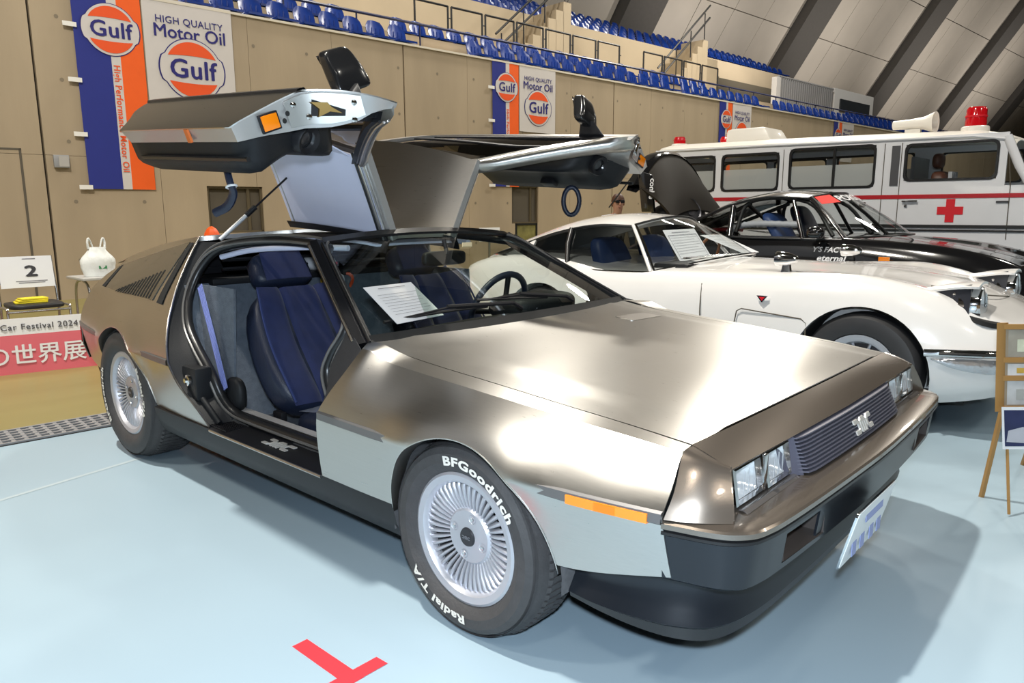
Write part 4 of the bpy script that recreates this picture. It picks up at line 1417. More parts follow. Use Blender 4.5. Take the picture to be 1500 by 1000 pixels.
# ---------------------------------------------------------------- wheels
def wheel(cx, cz, R, rimr, yo, s, tw, la):
    """s: side; yo: half-track of the outer rim edge; la: lettering angles (deg), degrees as seen with the front of the car to the right"""
    wh = empty('wheel', (cx, s * yo, cz)); wh.parent = CAR
    c = Vector((cx, s * yo, cz)); ax = Vector((0, s, 0))
    k = R - rimr
    prof = [(rimr - .012, -.02), (rimr + .002, -.002), (rimr + .012, .010), (rimr + k * .35, .024), (rimr + k * .62, .024), (rimr + k * .80, .012), (R - .012, -.010), (R - .002, -.03), (R, -.06), (R, -tw + .03), (R - .012, -tw), (rimr + k * .5, -tw - .03), (rimr, -tw - .01)]
    ty = lathe('tyre', prof, ax, c, TYRE, wh, 64, 30)
    # tread: shoulder lugs and circumferential ribs
    lug, n = [], 76
    for i in range(n):
        a = 2 * math.pi * i / n
        e1, e2 = Vector((math.cos(a), 0, math.sin(a))), Vector((-math.sin(a), 0, math.cos(a)))
        for (r0, h0, r1, h1, wd2, sk) in ((R - .020, -.008, R + .003, -.045, .0085, 0), (R - .001, -.052, R + .004, -.085, .0090, .004), (R - .001, -.092, R + .004, -.125, .0090, -.004), (R - .001, -.132, R + .004, -tw + .045, .0090, .004)):
            P8 = []
            for dr in (0, .004):
                for (r_, h_, o_) in ((r0, h0, 0), (r1, h1, sk)):
                    for w_ in ((-wd2, wd2) if h_ == h0 else (wd2, -wd2)):
                        P8.append(c + e1 * (r_ + dr - .002) + e2 * (w_ + o_) + ax * h_)
            lug.append((P8, [(3, 2, 1, 0), (4, 5, 6, 7), (0, 1, 5, 4), (1, 2, 6, 5), (2, 3, 7, 6), (3, 0, 4, 7)]))
    v, f = multi(lug)
    mesh('tread_blocks', v, f, TYRE, ty, smooth=0)['kind'] = 'stuff'
    lathe('sidewall_rib', [(rimr + k * .86, .004), (rimr + k * .875, .010), (rimr + k * .89, .0)], ax, c, TYRE, ty, 64)
    # raised white lettering, bent round the sidewall
    if s < 0:
        for body, a0, sz in (('BFGoodrich', la[0], .036), ('Radial T/A', la[1], .034)):
            v, f = textv(body, sz, .04, 'CENTER', spacing=1.1)
            rm = rimr + k * .30
            pts = []
            for u, q in v:
                aa = R_(a0) - u * 1.5 / rm
                r_ = rm + q
                pts.append(c + Vector((math.cos(aa) * r_, 0, math.sin(aa) * r_)) + ax * .0262)
            mesh('sidewall_lettering', pts, f, WLET, ty, smooth=0)
    # rim
    rim = lathe('rim', [(rimr - .035, -.035), (rimr - .030, -.008), (rimr - .022, .002), (rimr - .004, .006), (rimr + .004, .002), (rimr + .003, -.015), (rimr - .03, -.10), (rimr - .05, -.16)], ax, c, ALLOY, wh, 64)
    lathe('barrel', [(rimr - .034, -.03), (rimr - .05, -.16), (.05, -.16)], ax, c, mat('dark_wheel_inside', (.03, .03, .032), .7), wh, 48)
    hubr, n = .086, 46
    hub = lathe('hub', [(0, -.018), (.030, -.018), (.038, -.020), (hubr - .008, -.020), (hubr, -.028), (hubr, -.07)], ax, c, ALLOY, wh, 40)
    lathe('centre_cap', [(0, -.011), (.026, -.012), (.029, -.018)], ax, c, mat('charcoal_cap', (.035, .035, .04), .4, .3), hub, 28)
    if s < 0:
        emblem('cap_emblem', lambda u, v_, d: c + Vector((u, 0, v_)) + ax * (-.0105 + d), mat('dim_emblem', (.22, .22, .24), .4, .5), hub, .032, .010, .001)
    for q in range(4):
        a = R_(45 + 90 * q + 28)
        cc = c + Vector((math.cos(a) * .060, 0, math.sin(a) * .060))
        lathe('lug_recess', [(.0135, -.0185), (.012, -.020), (.0115, -.030)], ax, cc, ALLOY, hub, 16)
        lathe('lug_nut', [(0, -.014), (.006, -.015), (.008, -.020), (.009, -.03)], ax, cc, CHROME, hub, 6, smooth=20)
    r0, r1 = hubr - .004, rimr - .026
    sv = []
    for (r_, h_, w_) in ((r0, -.026, .0033), (lerp(r0, r1, .45), -.014, .0052), (lerp(r0, r1, .85), -.010, .0062), (r1, -.016, .0062)):
        sv.append([(r_, -w_, h_ - .004), (r_, -w_ * .5, h_), (r_, w_ * .5, h_), (r_, w_, h_ - .004), (r_, w_, h_ - .013), (r_, -w_, h_ - .013)])
    me = None
    for q in range(n):
        a = 2 * math.pi * q / n
        if me is None:
            me = bpy.data.meshes.new('spoke')
            # local frame: x radial, y tangential, z along axle
            me.from_pydata([p for r in sv for p in r], [], gridf(4, 6, False, True) + [tuple(range(18, 24))])
            me.materials.append(ALLOY)
            me.shade_smooth(); me.set_sharp_from_angle(angle=R_(35))
        o = bpy.data.objects.new('spoke', me)
        COL.objects.link(o)
        e1, e2 = Vector((math.cos(a), 0, math.sin(a))), Vector((-math.sin(a), 0, math.cos(a)))
        M4 = Matrix((e1, e2, ax)).transposed().to_4x4()
        M4.translation = c
        o.parent = wh
        o.matrix_parent_inverse = wm(wh).inverted()
        o.matrix_basis = M4
    return wh


for s in (-1, 1):
    wheel(0, .295, .295, .195, .862, s, .185, (66, 246))
    wheel(-2.413, .331, .331, .208, .868, s, .225, (190, 10))
# ---------------------------------------------------------------- gull-wing doors: built shut, swung up about the roof hinge
DX = {}
dfr = ip([.33, .43, .517, .575, .636, .72, .80], [-.69, -.665, -.645, -.625, -.585, -.525, -.487])      # front edge below the belt
drr = ip([.33, .338, .411, .49, .585, .70, .80], [-1.51, -1.515, -1.592, -1.70, -1.758, -1.82, -1.872])


def rotax(p, p0, ax, th):
    return p0 + Matrix.Rotation(th, 3, ax) @ (p - p0)


def dy_(x, z):
    return sidey(x, z, (bely(x), .80)) if z <= .80 else lerp(bely(x), ry(x), min((z - .80) / (rz(x) - .80), 1) ** 1.12)


def door(s, th):
    p0 = Vector((-1.2, s * .17, 1.103)); ax = Vector((1, s * .049, -.032)).normalized()
    ang = th * (-1 if s < 0 else 1)
    TF[0] = lambda v: rotax(v, p0, ax, ang)
    IN = (-1.2, s * .2, .75)

    # ---- outline helpers.  t in 0..1 up the glass zone (belt -> roof edge), q in 0..1 roof edge -> hinge
    def fx(t): return lerp(-.50, -1.13, t ** .93)
    def rx(t): return lerp(-1.872, -1.925, t)
    def gl(x, t, off=0):
        z0, z1 = .80, rz(x) - .004
        z = lerp(z0, z1, t)
        y = lerp(bely(x), ry(x), t ** 1.12)
        n = Vector((0, s * .79, .61))
        return Vector((x, s * y, z)) + n * off
    def rf(x, q, off=0):
        y = lerp(ry(x), .178, q)
        return Vector((x, s * y, roofz(x, y) + .0 + off))

    inw = ip([.335, .42, .52, .60, .68, .74, .80], [.052, .075, .105, .118, .095, .05, .018])
    # main frame: lower door shell, jamb all round (mesh that carries the rest)
    rowsO, rowsI = [], []
    zs_ = lin(.335, .80, 14)
    for z in zs_:
        a, b = dfr(z), drr(z)
        rowsO.append([(x, s * (dy_(x, z) - .004), z) for x in lin(a, b, 18)])
        rowsI.append([(x, s * (dy_(x, z) - inw(z)), z + (.012 if z < .36 else 0)) for x in lin(a - .015, b + .02, 18)])
    n1, n2 = len(rowsO), 18
    vs = [p for r in rowsO for p in r] + [p for r in rowsI for p in r]
    k = n1 * n2
    fs = gridf(n1, n2) + [q[::-1] for q in gridf(n1, n2, off=k)]
    for i in range(n1 - 1):
        fs += [(i * n2, k + i * n2, k + (i + 1) * n2, (i + 1) * n2), (i * n2 + n2 - 1, (i + 1) * n2 + n2 - 1, k + (i + 1) * n2 + n2 - 1, k + i * n2 + n2 - 1)]
    for j in range(n2 - 1):
        fs += [(j, j + 1, k + j + 1, k + j), ((n1 - 1) * n2 + j, k + (n1 - 1) * n2 + j, k + (n1 - 1) * n2 + j + 1, (n1 - 1) * n2 + j + 1)]
    d = mesh('door', vs, fs, JAMB, CAR, smooth=30)
    d['label'] = 'raised gull-wing door on the passenger side' if s < 0 else 'raised gull-wing door on the driver side'
    # outer skins
    for nm, za, zb, n in (('lower_skin', .33, .566, 9), ('upper_skin', .566, .80, 10)):
        G = [[(x, s * (dy_(x, z) + (0 if z > .335 else -.002)), z) for x in lin(dfr(z), drr(z), 24)] for z in lin(za, zb, n)]
        grid(nm, G, STEEL, d, thick=.004, out=IN)
    G = [[(x, s * (dy_(x, wz(x) + dz) + dyy), wz(x) + dz) for dz, dyy in ((-.017, 0), (-.012, .007), (.012, .007), (.017, 0))] for x in lin(-.63, -1.755, 18)]
    grid('rub_strip', G, RUBBER, d, out=IN)
    # window: glass inset, frame bars front / roof / rear / waist
    G = [[gl(lerp(fx(t) - .05, rx(t) + .05, u), t, -.012) for u in lin(0, 1, 10)] for t in lin(.02, .97, 8)]
    grid('window_glass', G, DGLASS, d, out=IN)
    def bar(nm, path, w_dir, hw, th_, mt):
        rows = []
        for p, wv in zip(path, w_dir):
            n_ = Vector((0, s * .79, .61))
            rows.append([p - wv * hw, p + wv * hw, p + wv * hw - n_ * th_, p - wv * hw - n_ * th_])
        return grid(nm, rows, mt, d, cv=True, out=tuple(path[len(path) // 2] - Vector((0, s * .79, .61)) * th_ / 2), caps=True, smooth=30)
    ts = lin(0, 1, 8)
    X1 = Vector((1, 0, 0))
    fdir = [(gl(fx(min(t + .05, 1)), min(t + .05, 1)) - gl(fx(max(t - .05, 0)), max(t - .05, 0))).normalized() for t in ts]
    nv = Vector((0, s * .79, .61))
    rows = []
    for t in ts:      # pillar skin rolls over from the glass edge to the screen seam
        p = gl(fx(t), t, .0)
        rows.append([p + X1 * -.06, p + X1 * -.02, p + X1 * .004 - nv * .016, p + X1 * .014 - nv * .042, p + X1 * .002 - nv * .062, p + X1 * -.05 - nv * .062])
    grid('window_front_bar', rows, STEEL, d, cv=True, out=tuple(gl(fx(.5), .5, -.03) - X1 * .03), caps=True, smooth=50)
    for dx, dn in ((-.050, -.064), (-.028, -.066), (-.004, -.060)):
        tube('pillar_rib', [gl(fx(t) + dx, t, dn) for t in ts], .005, STEEL2 if dx > -.03 else RUBBER, d, 6)
    bar('window_inner_bar', [gl(fx(t) - .07, t, -.03) for t in ts], [X1] * 8, .022, .035, BLACK)
    bar('window_rear_bar', [gl(rx(t) + .03, t, .0) for t in ts], [X1] * 8, .034, .06, JAMB)
    bar('window_rear_trim', [gl(rx(t) + .08, t, -.03) for t in ts], [X1] * 8, .022, .035, BLACK)
    xs_ = lin(-.57, -1.86, 10)
    up_ = Vector((0, -s * .61, .79))
    bar('waist_rail', [gl(x, 0, -.002) + up_ * .008 for x in xs_], [up_] * 10, .016, .05, BLACK)
    bar('glass_divider', [gl(x, .42, -.006) for x in lin(-.84, -1.84, 10)], [up_] * 10, .010, .016, BLACK)
    # roof section: outer skin, rim, pale headlining
    G = [[rf(lerp(-1.115, -1.935, u), q) for u in lin(0, 1, 14)] for q in lin(0, 1, 10)]
    ro = grid('roof_skin', G, STEEL, d, thick=.004, out=IN)
    ring = [rf(lerp(-1.12, -1.93, u), 0, -.02) for u in lin(0, 1, 10)]
    G = [[rf(lerp(-1.15, -1.91, u), lerp(.03, .97, q), -.045 - .012 * math.sin(math.pi * q) * math.sin(math.pi * u)) for u in lin(0, 1, 14)] for q in lin(0, 1, 10)]
    grid('headlining', G, HEADLN, d, thick=.008, out=(-1.5, s * .4, 1.6))
    # return frames of the roof section: front, rear and hinge side
    for u, nm in ((0, 'roof_front_frame'), (1, 'roof_rear_frame')):
        xa = lerp(-1.115, -1.935, u); dx = -.06 if u == 0 else .06
        G = [[rf(xa, q), rf(xa, q, -.03), rf(xa + dx * .45, q, -.045), rf(xa + dx * .5, q, -.035), rf(xa + dx * .9, q, -.05), rf(xa + dx, q, -.045)] for q in lin(-.02, 1, 8)]
        grid(nm, G, JAMB, d, thick=.003, out=IN, smooth=25)
    G = [[rf(x, 1), rf(x, 1, -.05), rf(x, .93, -.055)] for x in lin(-1.12, -1.93, 8)]
    for dx, dn in ((-.050, -.060), (-.030, -.056), (-.006, -.044)):
        tube('roof_rib', [rf(-1.118 + dx, q, dn) for q in lin(-.02, .98, 8)], .005, STEEL2 if dx > -.04 else RUBBER, d, 6)
    hg = grid('hinge_flange', G, BLACK, d, thick=.003, out=IN)
    for xx in (-1.17, -1.21):
        lathe('hinge_bolt', [(0, .01), (.008, .008), (.010, 0)], (1, 0, 0), TFI(rf(xx + .06, .86, -.03)), CHROME, hg, 10) if False else None
    # pale lower edge of the headlining that runs on to the glass zone
    G = [[gl(lerp(-1.22, -1.86, u), lerp(.99, .70, t), -.045) for u in lin(0, 1, 10)] for t in lin(0, 1, 4)]
    grid('headlining_skirt', G, HEADLN, d, thick=.006, out=(-1.5, s * 2, 1.6))
    # trim card: black armrest block with speaker, strap bracket and pull strap
    def card(u, v, w):
        # u: fore-aft, v: inwards, w: up
        x = lerp(-.66, -1.70, (1 - u) / 2) if False else -1.19 + .48 * u - .02 * w
        z = .575 + .195 * w
        dep = .185 * (.74 + .26 * sst(-1.0, -.7, w))
        x -= (.07 * (v + 1) / 2 + .02 * (w + 1)) * sst(.4, 1, u)
        return (x, s * (dy_(x, min(z, .79)) - .02 - dep * (v + 1) / 2), z)
    cd_ = superbox('trim_card', card, DARK, d, p=10)
    spc = Vector((-.772, s * (dy_(-.77, .62) - .178), .62))
    lathe('speaker_ring', [(.030, .004), (.046, .012), (.050, .006), (.052, -.03)], (1, -s * .45, .1), tuple(spc + Vector((.0, s * .02, 0))), BLACK, cd_, 28)
    lathe('speaker_cone', [(0, -.006), (.012, -.004), (.034, -.012), (.046, .0)], (1, -s * .45, .1), tuple(spc + Vector((.0, s * .02, 0))), mat('speaker_gloss', (.02, .02, .022), .2), cd_, 24)
    box('strap_bracket', (-1.16, s * (dy_(-1.16, .5) - .215), .50), (.09, .03, .05), BLACK, cd_, bevel=.008)
    # jamb furniture on the front face
    jz = lambda z, dd: Vector((dfr(z) + .004, s * (dy_(dfr(z), z) - dd), z))
    jn = Vector((1, 0, 0))
    Mj = Matrix.Rotation(0, 3, 'Z')
    am = box('jamb_reflector', jz(.445, .045), (.012, .045, .055), AMBER, d, bevel=.003)
    box('reflector_frame', jz(.445, .045) - Vector((.003, 0, 0)), (.010, .056, .068), BLACK, am, bevel=.004)
    box('edge_reflector', (-.98, s * (dy_(-.98, .335) - .028), .333), (.022, .042, .008), mat('rust_orange_reflector', (.55, .12, .02), .4), d)
    lc = grid('latch_plate', [[jz(z, dd) + jn * .004 for dd in lin(.012, inw(z) - .012, 4)] for z in lin(.50, .70, 8)], mat('bare_latch_plate', (.50, .49, .47), .3, .9), d, thick=.004, out=IN)
    prism('latch_hook', [(-.022, -.03), (.0, -.012), (.024, -.02), (.008, .012), (.012, .04), (-.006, .018), (-.02, .012)], lambda u, v, dd: jz(.60 + v, .06 + u) + jn * dd, .004, .016, mat('brassy_latch', (.16, .10, .03), .4, .8), lc)
    for (z, dd) in ((.525, .03), (.68, .035), (.67, .09), (.56, .08)):
        lathe('latch_bolt', [(0, .012), (.007, .010), (.010, .004)], (1, 0, 0), tuple(jz(z, dd)), CHROME, lc, 10)
    prism('latch_slot', [(-.03, -.02), (.02, -.035), (.02, .05), (.0, .055)], lambda u, v, dd: jz(.60 + v, .06 + u) + jn * dd, .004, .006, SHADOW, lc)
    for (z, dd) in ((.485, .06), (.50, .045)):
        lathe('pin_hole', [(0, .007), (.008, .0065)], (1, 0, 0), tuple(jz(z, dd)), SHADOW, lc, 10)
    # seals along the inner edge
    G = [(x, s * (dy_(x, .345) - .115), .37) for x in lin(-.72, -1.50, 6)]
    tube('edge_seal', G, .008, RUBBER, d, 6)
    # door mirror on its foot
    mb = Vector((-.73, s * (bely(-.7) + .005), .80))
    def mir(u, v, w):
        # u across (outwards), v fore-aft, w up
        f = 1 - .12 * (w + 1)
        return mb + Vector((-.045 - .030 * u + .034 * v * (1.0 - .35 * (v > 0) * abs(u)), s * (.10 + .070 * u), .040 + .062 * w * (1 - .18 * u)))
    mr = superbox('door_mirror', mir, mat('gloss_black_mirror', (.012, .012, .013), .2, coat=.3), d, p=6.5)
    G = [[mb + Vector((-.0805 - .030 * u, s * (.10 + .058 * u), .040 + .048 * w)) for w in (-1, 1)] for u in (-1, 1)]
    grid('mirror_glass', G, CHROME, mr, out=tuple(mb))
    hexa('mirror_foot', [mb + Vector(p) for p in ((.09, -s * .01, -.006), (.03, s * .03, -.012), (-.07, s * .03, -.012), (-.08, -s * .01, -.004), (.06, s * .0, .012), (.02, s * .055, .04), (-.06, s * .055, .04), (-.06, s * .0, .014))], BLACK, mr, bevel=.006)
    T = TF[0]
    TF[0] = None
    # things that hang or run free after opening: pull strap and gas strut
    if s < 0:
        a = T(Vector((-1.16, s * (dy_(-1.16, .5) - .215), .50)))
        pts = spline([a + Vector((0, 0, .02)), a + Vector((.03, .0, -.06)), a + Vector((.01, .02, -.10)), a + Vector((-.04, .02, -.145)), a + Vector((-.10, .0, -.17))], 6)
        sp_ = tube('pull_strap', pts, .017, NAVYL, d, 8, sx=.7)
        tube('strap_tie', [pts[8] + Vector((math.cos(t) * .021, math.sin(t) * .017, .006 * math.cos(t))) for t in lin(0, 6.28, 12)[:-1]], .004, mat('white_cord', (.8, .8, .8), .6), sp_, 5, closed=True)
    else:
        a = T(Vector((-1.0, s * (dy_(-1.0, .5) - .255), .49)))
        ring_ = [a + Vector((.030 * math.cos(t), .03 * math.cos(t), -.05 + .072 * math.sin(t))) for t in lin(0, 2 * math.pi, 25)[:-1]]
        tube('pull_strap', ring_, .013, NAVYL, d, 8, closed=True)
    g0 = Vector((-1.86, s * .60, 1.10)); g1 = T(rf(-1.80, .45, -.05))
    gs = tube('gas_strut', [g0, g0.lerp(g1, .5)], .010, mat('white_strut_tube', (.7, .7, .7), .35, .4), CAR, 8)
    tube('strut_rod', [g0.lerp(g1, .45), g1], .005, BLACK, gs, 6)
    tube('strut_collar', [g0.lerp(g1, .38), g0.lerp(g1, .52)], .013, BLACK, gs, 8)


def TFI(v): return v
door(-1, R_(69.97))
door(1, R_(68.55))
TF[0] = None
# display sheet lying behind the windscreen
sh = [Vector((-.625, -.595, .825)), Vector((-.60, -.37, .828)), Vector((-.845, -.155, .875)), Vector((-.90, -.37, .875))]
# ================================================================= the other vehicles
WHITEP = mat('warm_white_car_paint', (.80, .78, .76), .22, var=.01, coat=.8)
BLKCAR = mat('gloss_black_car_paint', (.006, .006, .007), .12, var=.1, coat=1.0, spec=.6)
VANW = mat('van_white_enamel', (.70, .70, .72), .3, var=.02, coat=.5)
VANR = mat('van_cream_roof', (.80, .76, .69), .35, var=.02, coat=.3)
REDST = mat('red_stripe_paint', (.42, .012, .02), .35)
REDX = mat('red_cross_paint', (.62, .01, .02), .4)
CABG = glass_mat('car_window_glass', (.40, .42, .42))
CLRG = glass_mat('van_window_glass', (.90, .92, .92))
BLUESEAT = mat('blue_vinyl_seat', (.02, .05, .16), .5, var=.15)


def secspl(pts, n):
    return [(p.x, p.y) for p in spline([(a, b, 0) for a, b in pts], n)]


def loft(name, st, mt, parent, yc, nsec=4, nx=4, low=.16):
    """st: [(x, [(half width, z) ... from bottom edge to centre line])]; one closed body, both sides"""
    S = [(x, secspl(p, nsec)) for x, p in st]
    m_ = len(S[0][1])
    P = [spline([(x, s_[j][0], s_[j][1]) for x, s_ in S], nx) for j in range(m_)]
    n_ = len(P[0])
    rows = []
    for i in range(n_):
        half = [P[j][i] for j in range(m_)]
        right = [(p.x, yc - max(p.y, 0), p.z) for p in half]
        left = [(p.x, yc + max(p.y, 0), p.z) for p in half[:-1]][::-1]
        rows.append(right + left)
    k = len(rows[0])
    vs = [p for r in rows for p in r]
    fs = gridf(n_, k, False, True) + [tuple(range(k)), tuple(range((n_ - 1) * k, n_ * k))[::-1]]
    return mesh(name, vs, fs, mt, parent, smooth=40, clean=1e-4, out=(st[len(st) // 2][0], yc, .4))


def cut(o, cyls):
    """real wheel openings: subtract cylinders, keep only the result"""
    for (x, y0, y1, z, r) in cyls:
        v, f = lathev([(r, 0), (r, y1 - y0)], (0, 1, 0), (x, y0, z), 48)
        f = f + [tuple(range(48))[::-1], tuple(range(48, 96))]
        c = mesh('cutter', v, f, SHADOW, None, smooth=0)
        md = o.modifiers.new('opening', 'BOOLEAN')
        md.operation = 'DIFFERENCE'; md.solver = 'EXACT'; md.object = c
        bpy.context.view_layer.update()
        dg_ = bpy.context.evaluated_depsgraph_get()
        me = bpy.data.meshes.new_from_object(o.evaluated_get(dg_))
        o.modifiers.clear()
        old = o.data
        o.data = me
        bpy.data.meshes.remove(old)
        bpy.data.objects.remove(c)
    while len(o.data.materials) > 1: o.data.materials.pop()
    o.data.shade_smooth()
    o.data.set_sharp_from_angle(angle=R_(38))


def plain_wheel(parent, x, y, z, R, rim, s, mt=ALLOY, spokes=0):
    w_ = empty('wheel', (x, y, z)); w_.parent = parent; w_.matrix_parent_inverse = wm(parent).inverted()
    ax = (0, s, 0)
    k = R - rim
    lathe('tyre', [(rim, -.02), (rim + .01, .004), (rim + k * .45, .016), (rim + k * .8, .008), (R - .008, -.012), (R, -.035), (R, -.14), (R - .02, -.165), (rim, -.15)], ax, (x, y, z), mat('plain_tyre', (.028, .028, .03), .5, var=.2, vscale=12), w_, 48)
    r_ = lathe('rim', [(rim - .05, -.05), (rim - .035, -.01), (rim - .02, .0), (rim + .004, .004), (rim + .002, -.02), (rim - .04, -.12), (.05, -.12)], ax, (x, y, z), mt, w_, 48)
    lathe('wheel_disc', [(0, -.02), (.05, -.025), (.07, -.05), (rim - .05, -.06)], ax, (x, y, z), mat('dark_wheel_disc', (.04, .04, .045), .4, .5), w_, 40)
    for q in range(spokes):
        a = 2 * math.pi * q / spokes
        d_ = Vector((math.cos(a), 0, math.sin(a)))
        tube('spoke', [Vector((x, y - s * .03, z)) + d_ * .06, Vector((x, y - s * .04, z)) + d_ * (rim - .045)], .008, mt, w_, 6)
    return w_


def paper_sheet(name, P4, label, cat, group=None, lines=7, framed=True, parent=None):
    """printed sheet with ruled lines; P4 corners: bottom-left, bottom-right, top-right, top-left"""
    A, B, C_, D_ = [Vector(p) for p in P4]
    n = (B - A).cross(D_ - A).normalized()
    def f(u, v, d=0): return A.lerp(B, u).lerp(D_.lerp(C_, u), v) + n * d
    vs = [f(0, 0), f(1, 0), f(1, 1), f(0, 1), f(0, 0, -.002), f(1, 0, -.002), f(1, 1, -.002), f(0, 1, -.002)]
    o = mesh(name, vs, [(0, 1, 2, 3), (7, 6, 5, 4), (0, 4, 5, 1), (1, 5, 6, 2), (2, 6, 7, 3), (3, 7, 4, 0)], PAPER, parent, smooth=0)
    if label: tag(o, label, cat, group)
    pcs = []
    def bar(u0, u1, v0, v1, d=.004):
        pcs.append(([f(u0, v0, d), f(u1, v0, d), f(u1, v1, d), f(u0, v1, d)], [(0, 1, 2, 3)]))
    if framed:
        bar(.06, .94, .80, .815); bar(.06, .94, .06, .07); bar(.06, .07, .06, .81); bar(.93, .94, .06, .81)
    bar(.22, .78, .89, .905)
    for k in range(lines):
        v = .72 - k * .60 / lines
        bar(.10, .90 - .1 * (k % 3 == 1), v, v + .008)
    v, fc = multi(pcs)
    mesh('printed_lines', v, fc, mat('grey_print', (.18, .18, .2), .7), o, smooth=0)
    return o


# ---------------------------------------------------------------- white grand-touring coupe
YW = 2.86
WC = empty('white_coupe', (-1.0, YW, 0)); tag(WC, 'cream white classic coupe with raised headlamps beside the silver car', 'car')
st = [(-3.20, [(.40, .42), (.46, .46), (.50, .60), (.44, .70), (.25, .73), (0, .74)]),
      (-3.10, [(.55, .32), (.62, .40), (.66, .60), (.60, .76), (.35, .80), (0, .82)]),
      (-2.7, [(.66, .22), (.74, .34), (.78, .58), (.70, .82), (.45, .88), (0, .90)]),
      (-2.15, [(.68, .17), (.78, .30), (.80, .58), (.72, .83), (.50, .88), (0, .90)]),
      (-1.6, [(.66, .15), (.76, .28), (.775, .55), (.70, .77), (.50, .82), (0, .84)]),
      (-1.1, [(.66, .15), (.76, .28), (.78, .55), (.71, .78), (.48, .84), (0, .885)]),
      (-.6, [(.66, .15), (.765, .28), (.785, .56), (.71, .80), (.45, .85), (0, .885)]),
      (-.1, [(.66, .16), (.775, .29), (.80, .58), (.72, .835), (.45, .845), (0, .87)]),
      (.2, [(.66, .16), (.78, .29), (.80, .58), (.71, .835), (.45, .825), (0, .85)]),
      (.5, [(.64, .17), (.75, .29), (.775, .53), (.68, .76), (.45, .775), (0, .80)]),
      (.75, [(.58, .22), (.68, .32), (.70, .47), (.61, .645), (.42, .68), (0, .715)]),
      (.93, [(.48, .29), (.55, .36), (.57, .45), (.50, .54), (.36, .575), (0, .60)]),
      (1.02, [(.36, .36), (.40, .39), (.42, .44), (.38, .49), (.25, .51), (0, .525)])]
wb = loft('body', st, WHITEP, WC, YW)
cut(wb, [(.165, YW - 1.0, YW - .50, .325, .365), (-2.165, YW - 1.0, YW - .50, .325, .355), (.165, YW + .50, YW + 1.0, .325, .365), (-2.165, YW + .50, YW + 1.0, .325, .355)])
for s in (-1, 1):
    for x in (.165, -2.165):
        plain_wheel(WC, x, YW + s * .765, .325, .325, .200, s, ALLOY, 10)
        G = [[(x + .36 * math.cos(a), YW + s * yy, .325 + .36 * math.sin(a)) for yy in (.78, .52)] for a in lin(-.1, math.pi + .1, 18)]
        grid('arch_lining', G, SHADOW, WC, out=(x, YW, .3))
box('underside', (-1.0, YW, .19), (3.3, 1.0, .06), SHADOW, WC)
# greenhouse
def GH(tag_, yc, base, top, rail, centre, belt, body_mt, parent, glass, tz=0.0):
    """roof and glass from a few lines; rail/belt/centre: lists of (x, half width, z)"""
    WB = lambda v: tuple(lerp(base[0][i], base[1][i], abs(v) ** 2) if i != 1 else yc + v * base[1][1] for i in range(3))
    WT = lambda v: tuple(lerp(top[0][i], top[1][i], abs(v) ** 2) if i != 1 else yc + v * top[1][1] for i in range(3))
    G = [[tuple(lerp(a, b, t) + (.02 * math.sin(math.pi * t) if i == 2 else 0) for i, (a, b) in enumerate(zip(WB(v), WT(v)))) for v in lin(-1, 1, 17)] for t in lin(0, 1, 9)]
    ws = grid('windscreen', G, CLRG, parent, smooth=180)
    RL = spline(rail, 6)
    CN = spline(centre, 6)
    n_ = len(RL)
    rows = []
    for i in range(n_):
        r_, c_2 = RL[i], CN[min(i, len(CN) - 1)]
        row = []
        for v in lin(-1, 1, 15):
            row.append((lerp(c_2.x, r_.x, v * v), yc + v * r_.y, lerp(c_2.z, r_.z, abs(v) ** 2.6)))
        rows.append(row)
    roof = grid('roof', rows, body_mt, parent, thick=.02, out=(rail[1][0], yc, .5), smooth=50)
    BL = spline(belt, 6)
    for s in (-1, 1):
        G = []
        for i in range(n_):
            r_ = RL[i]
            b_ = BL[min(i, len(BL) - 1)]
            G.append([(lerp(b_.x, r_.x, t), yc + s * (lerp(b_.y, r_.y, t ** 1.1)), lerp(b_.z, r_.z, t)) for t in lin(0, 1, 5)])
        grid('side_glass', G, glass, parent, out=(rail[1][0], yc, .9), smooth=60)
        tube('roof_rail', [(p.x, yc + s * (p.y + .004), p.z - .008) for p in RL], .012, RUBBER, parent, 6)
        tube('belt_moulding', [(p.x, yc + s * (p.y + .004), p.z) for p in BL], .010, CHROME if body_mt is not BLKCAR else RUBBER, parent, 6)
        # windscreen pillar
        a, b = Vector(WB(s)), Vector(WT(s))
        tube('windscreen_pillar', [a + Vector((-.012, s * .012, 0)), a.lerp(b, .5) + Vector((-.012, s * .012, .018)), b + Vector((-.005, s * .008, 0))], .013, body_mt, parent, 8)
        tube('windscreen_moulding', [a + Vector((.012, 0, .004)), a.lerp(b, .5) + Vector((.012, 0, .024)), b + Vector((.012, 0, .006))], .008, CHROME if body_mt is not BLKCAR else RUBBER, parent, 6)
    tube('windscreen_moulding', [Vector(WT(v)) + Vector((.004, 0, .004)) for v in lin(-1, 1, 13)], .008, RUBBER, parent, 6)
    tube('windscreen_moulding', [Vector(WB(v)) + Vector((.006, 0, .006)) for v in lin(-1, 1, 13)], .010, CHROME if body_mt is not BLKCAR else RUBBER, parent, 6)
    return ws, roof


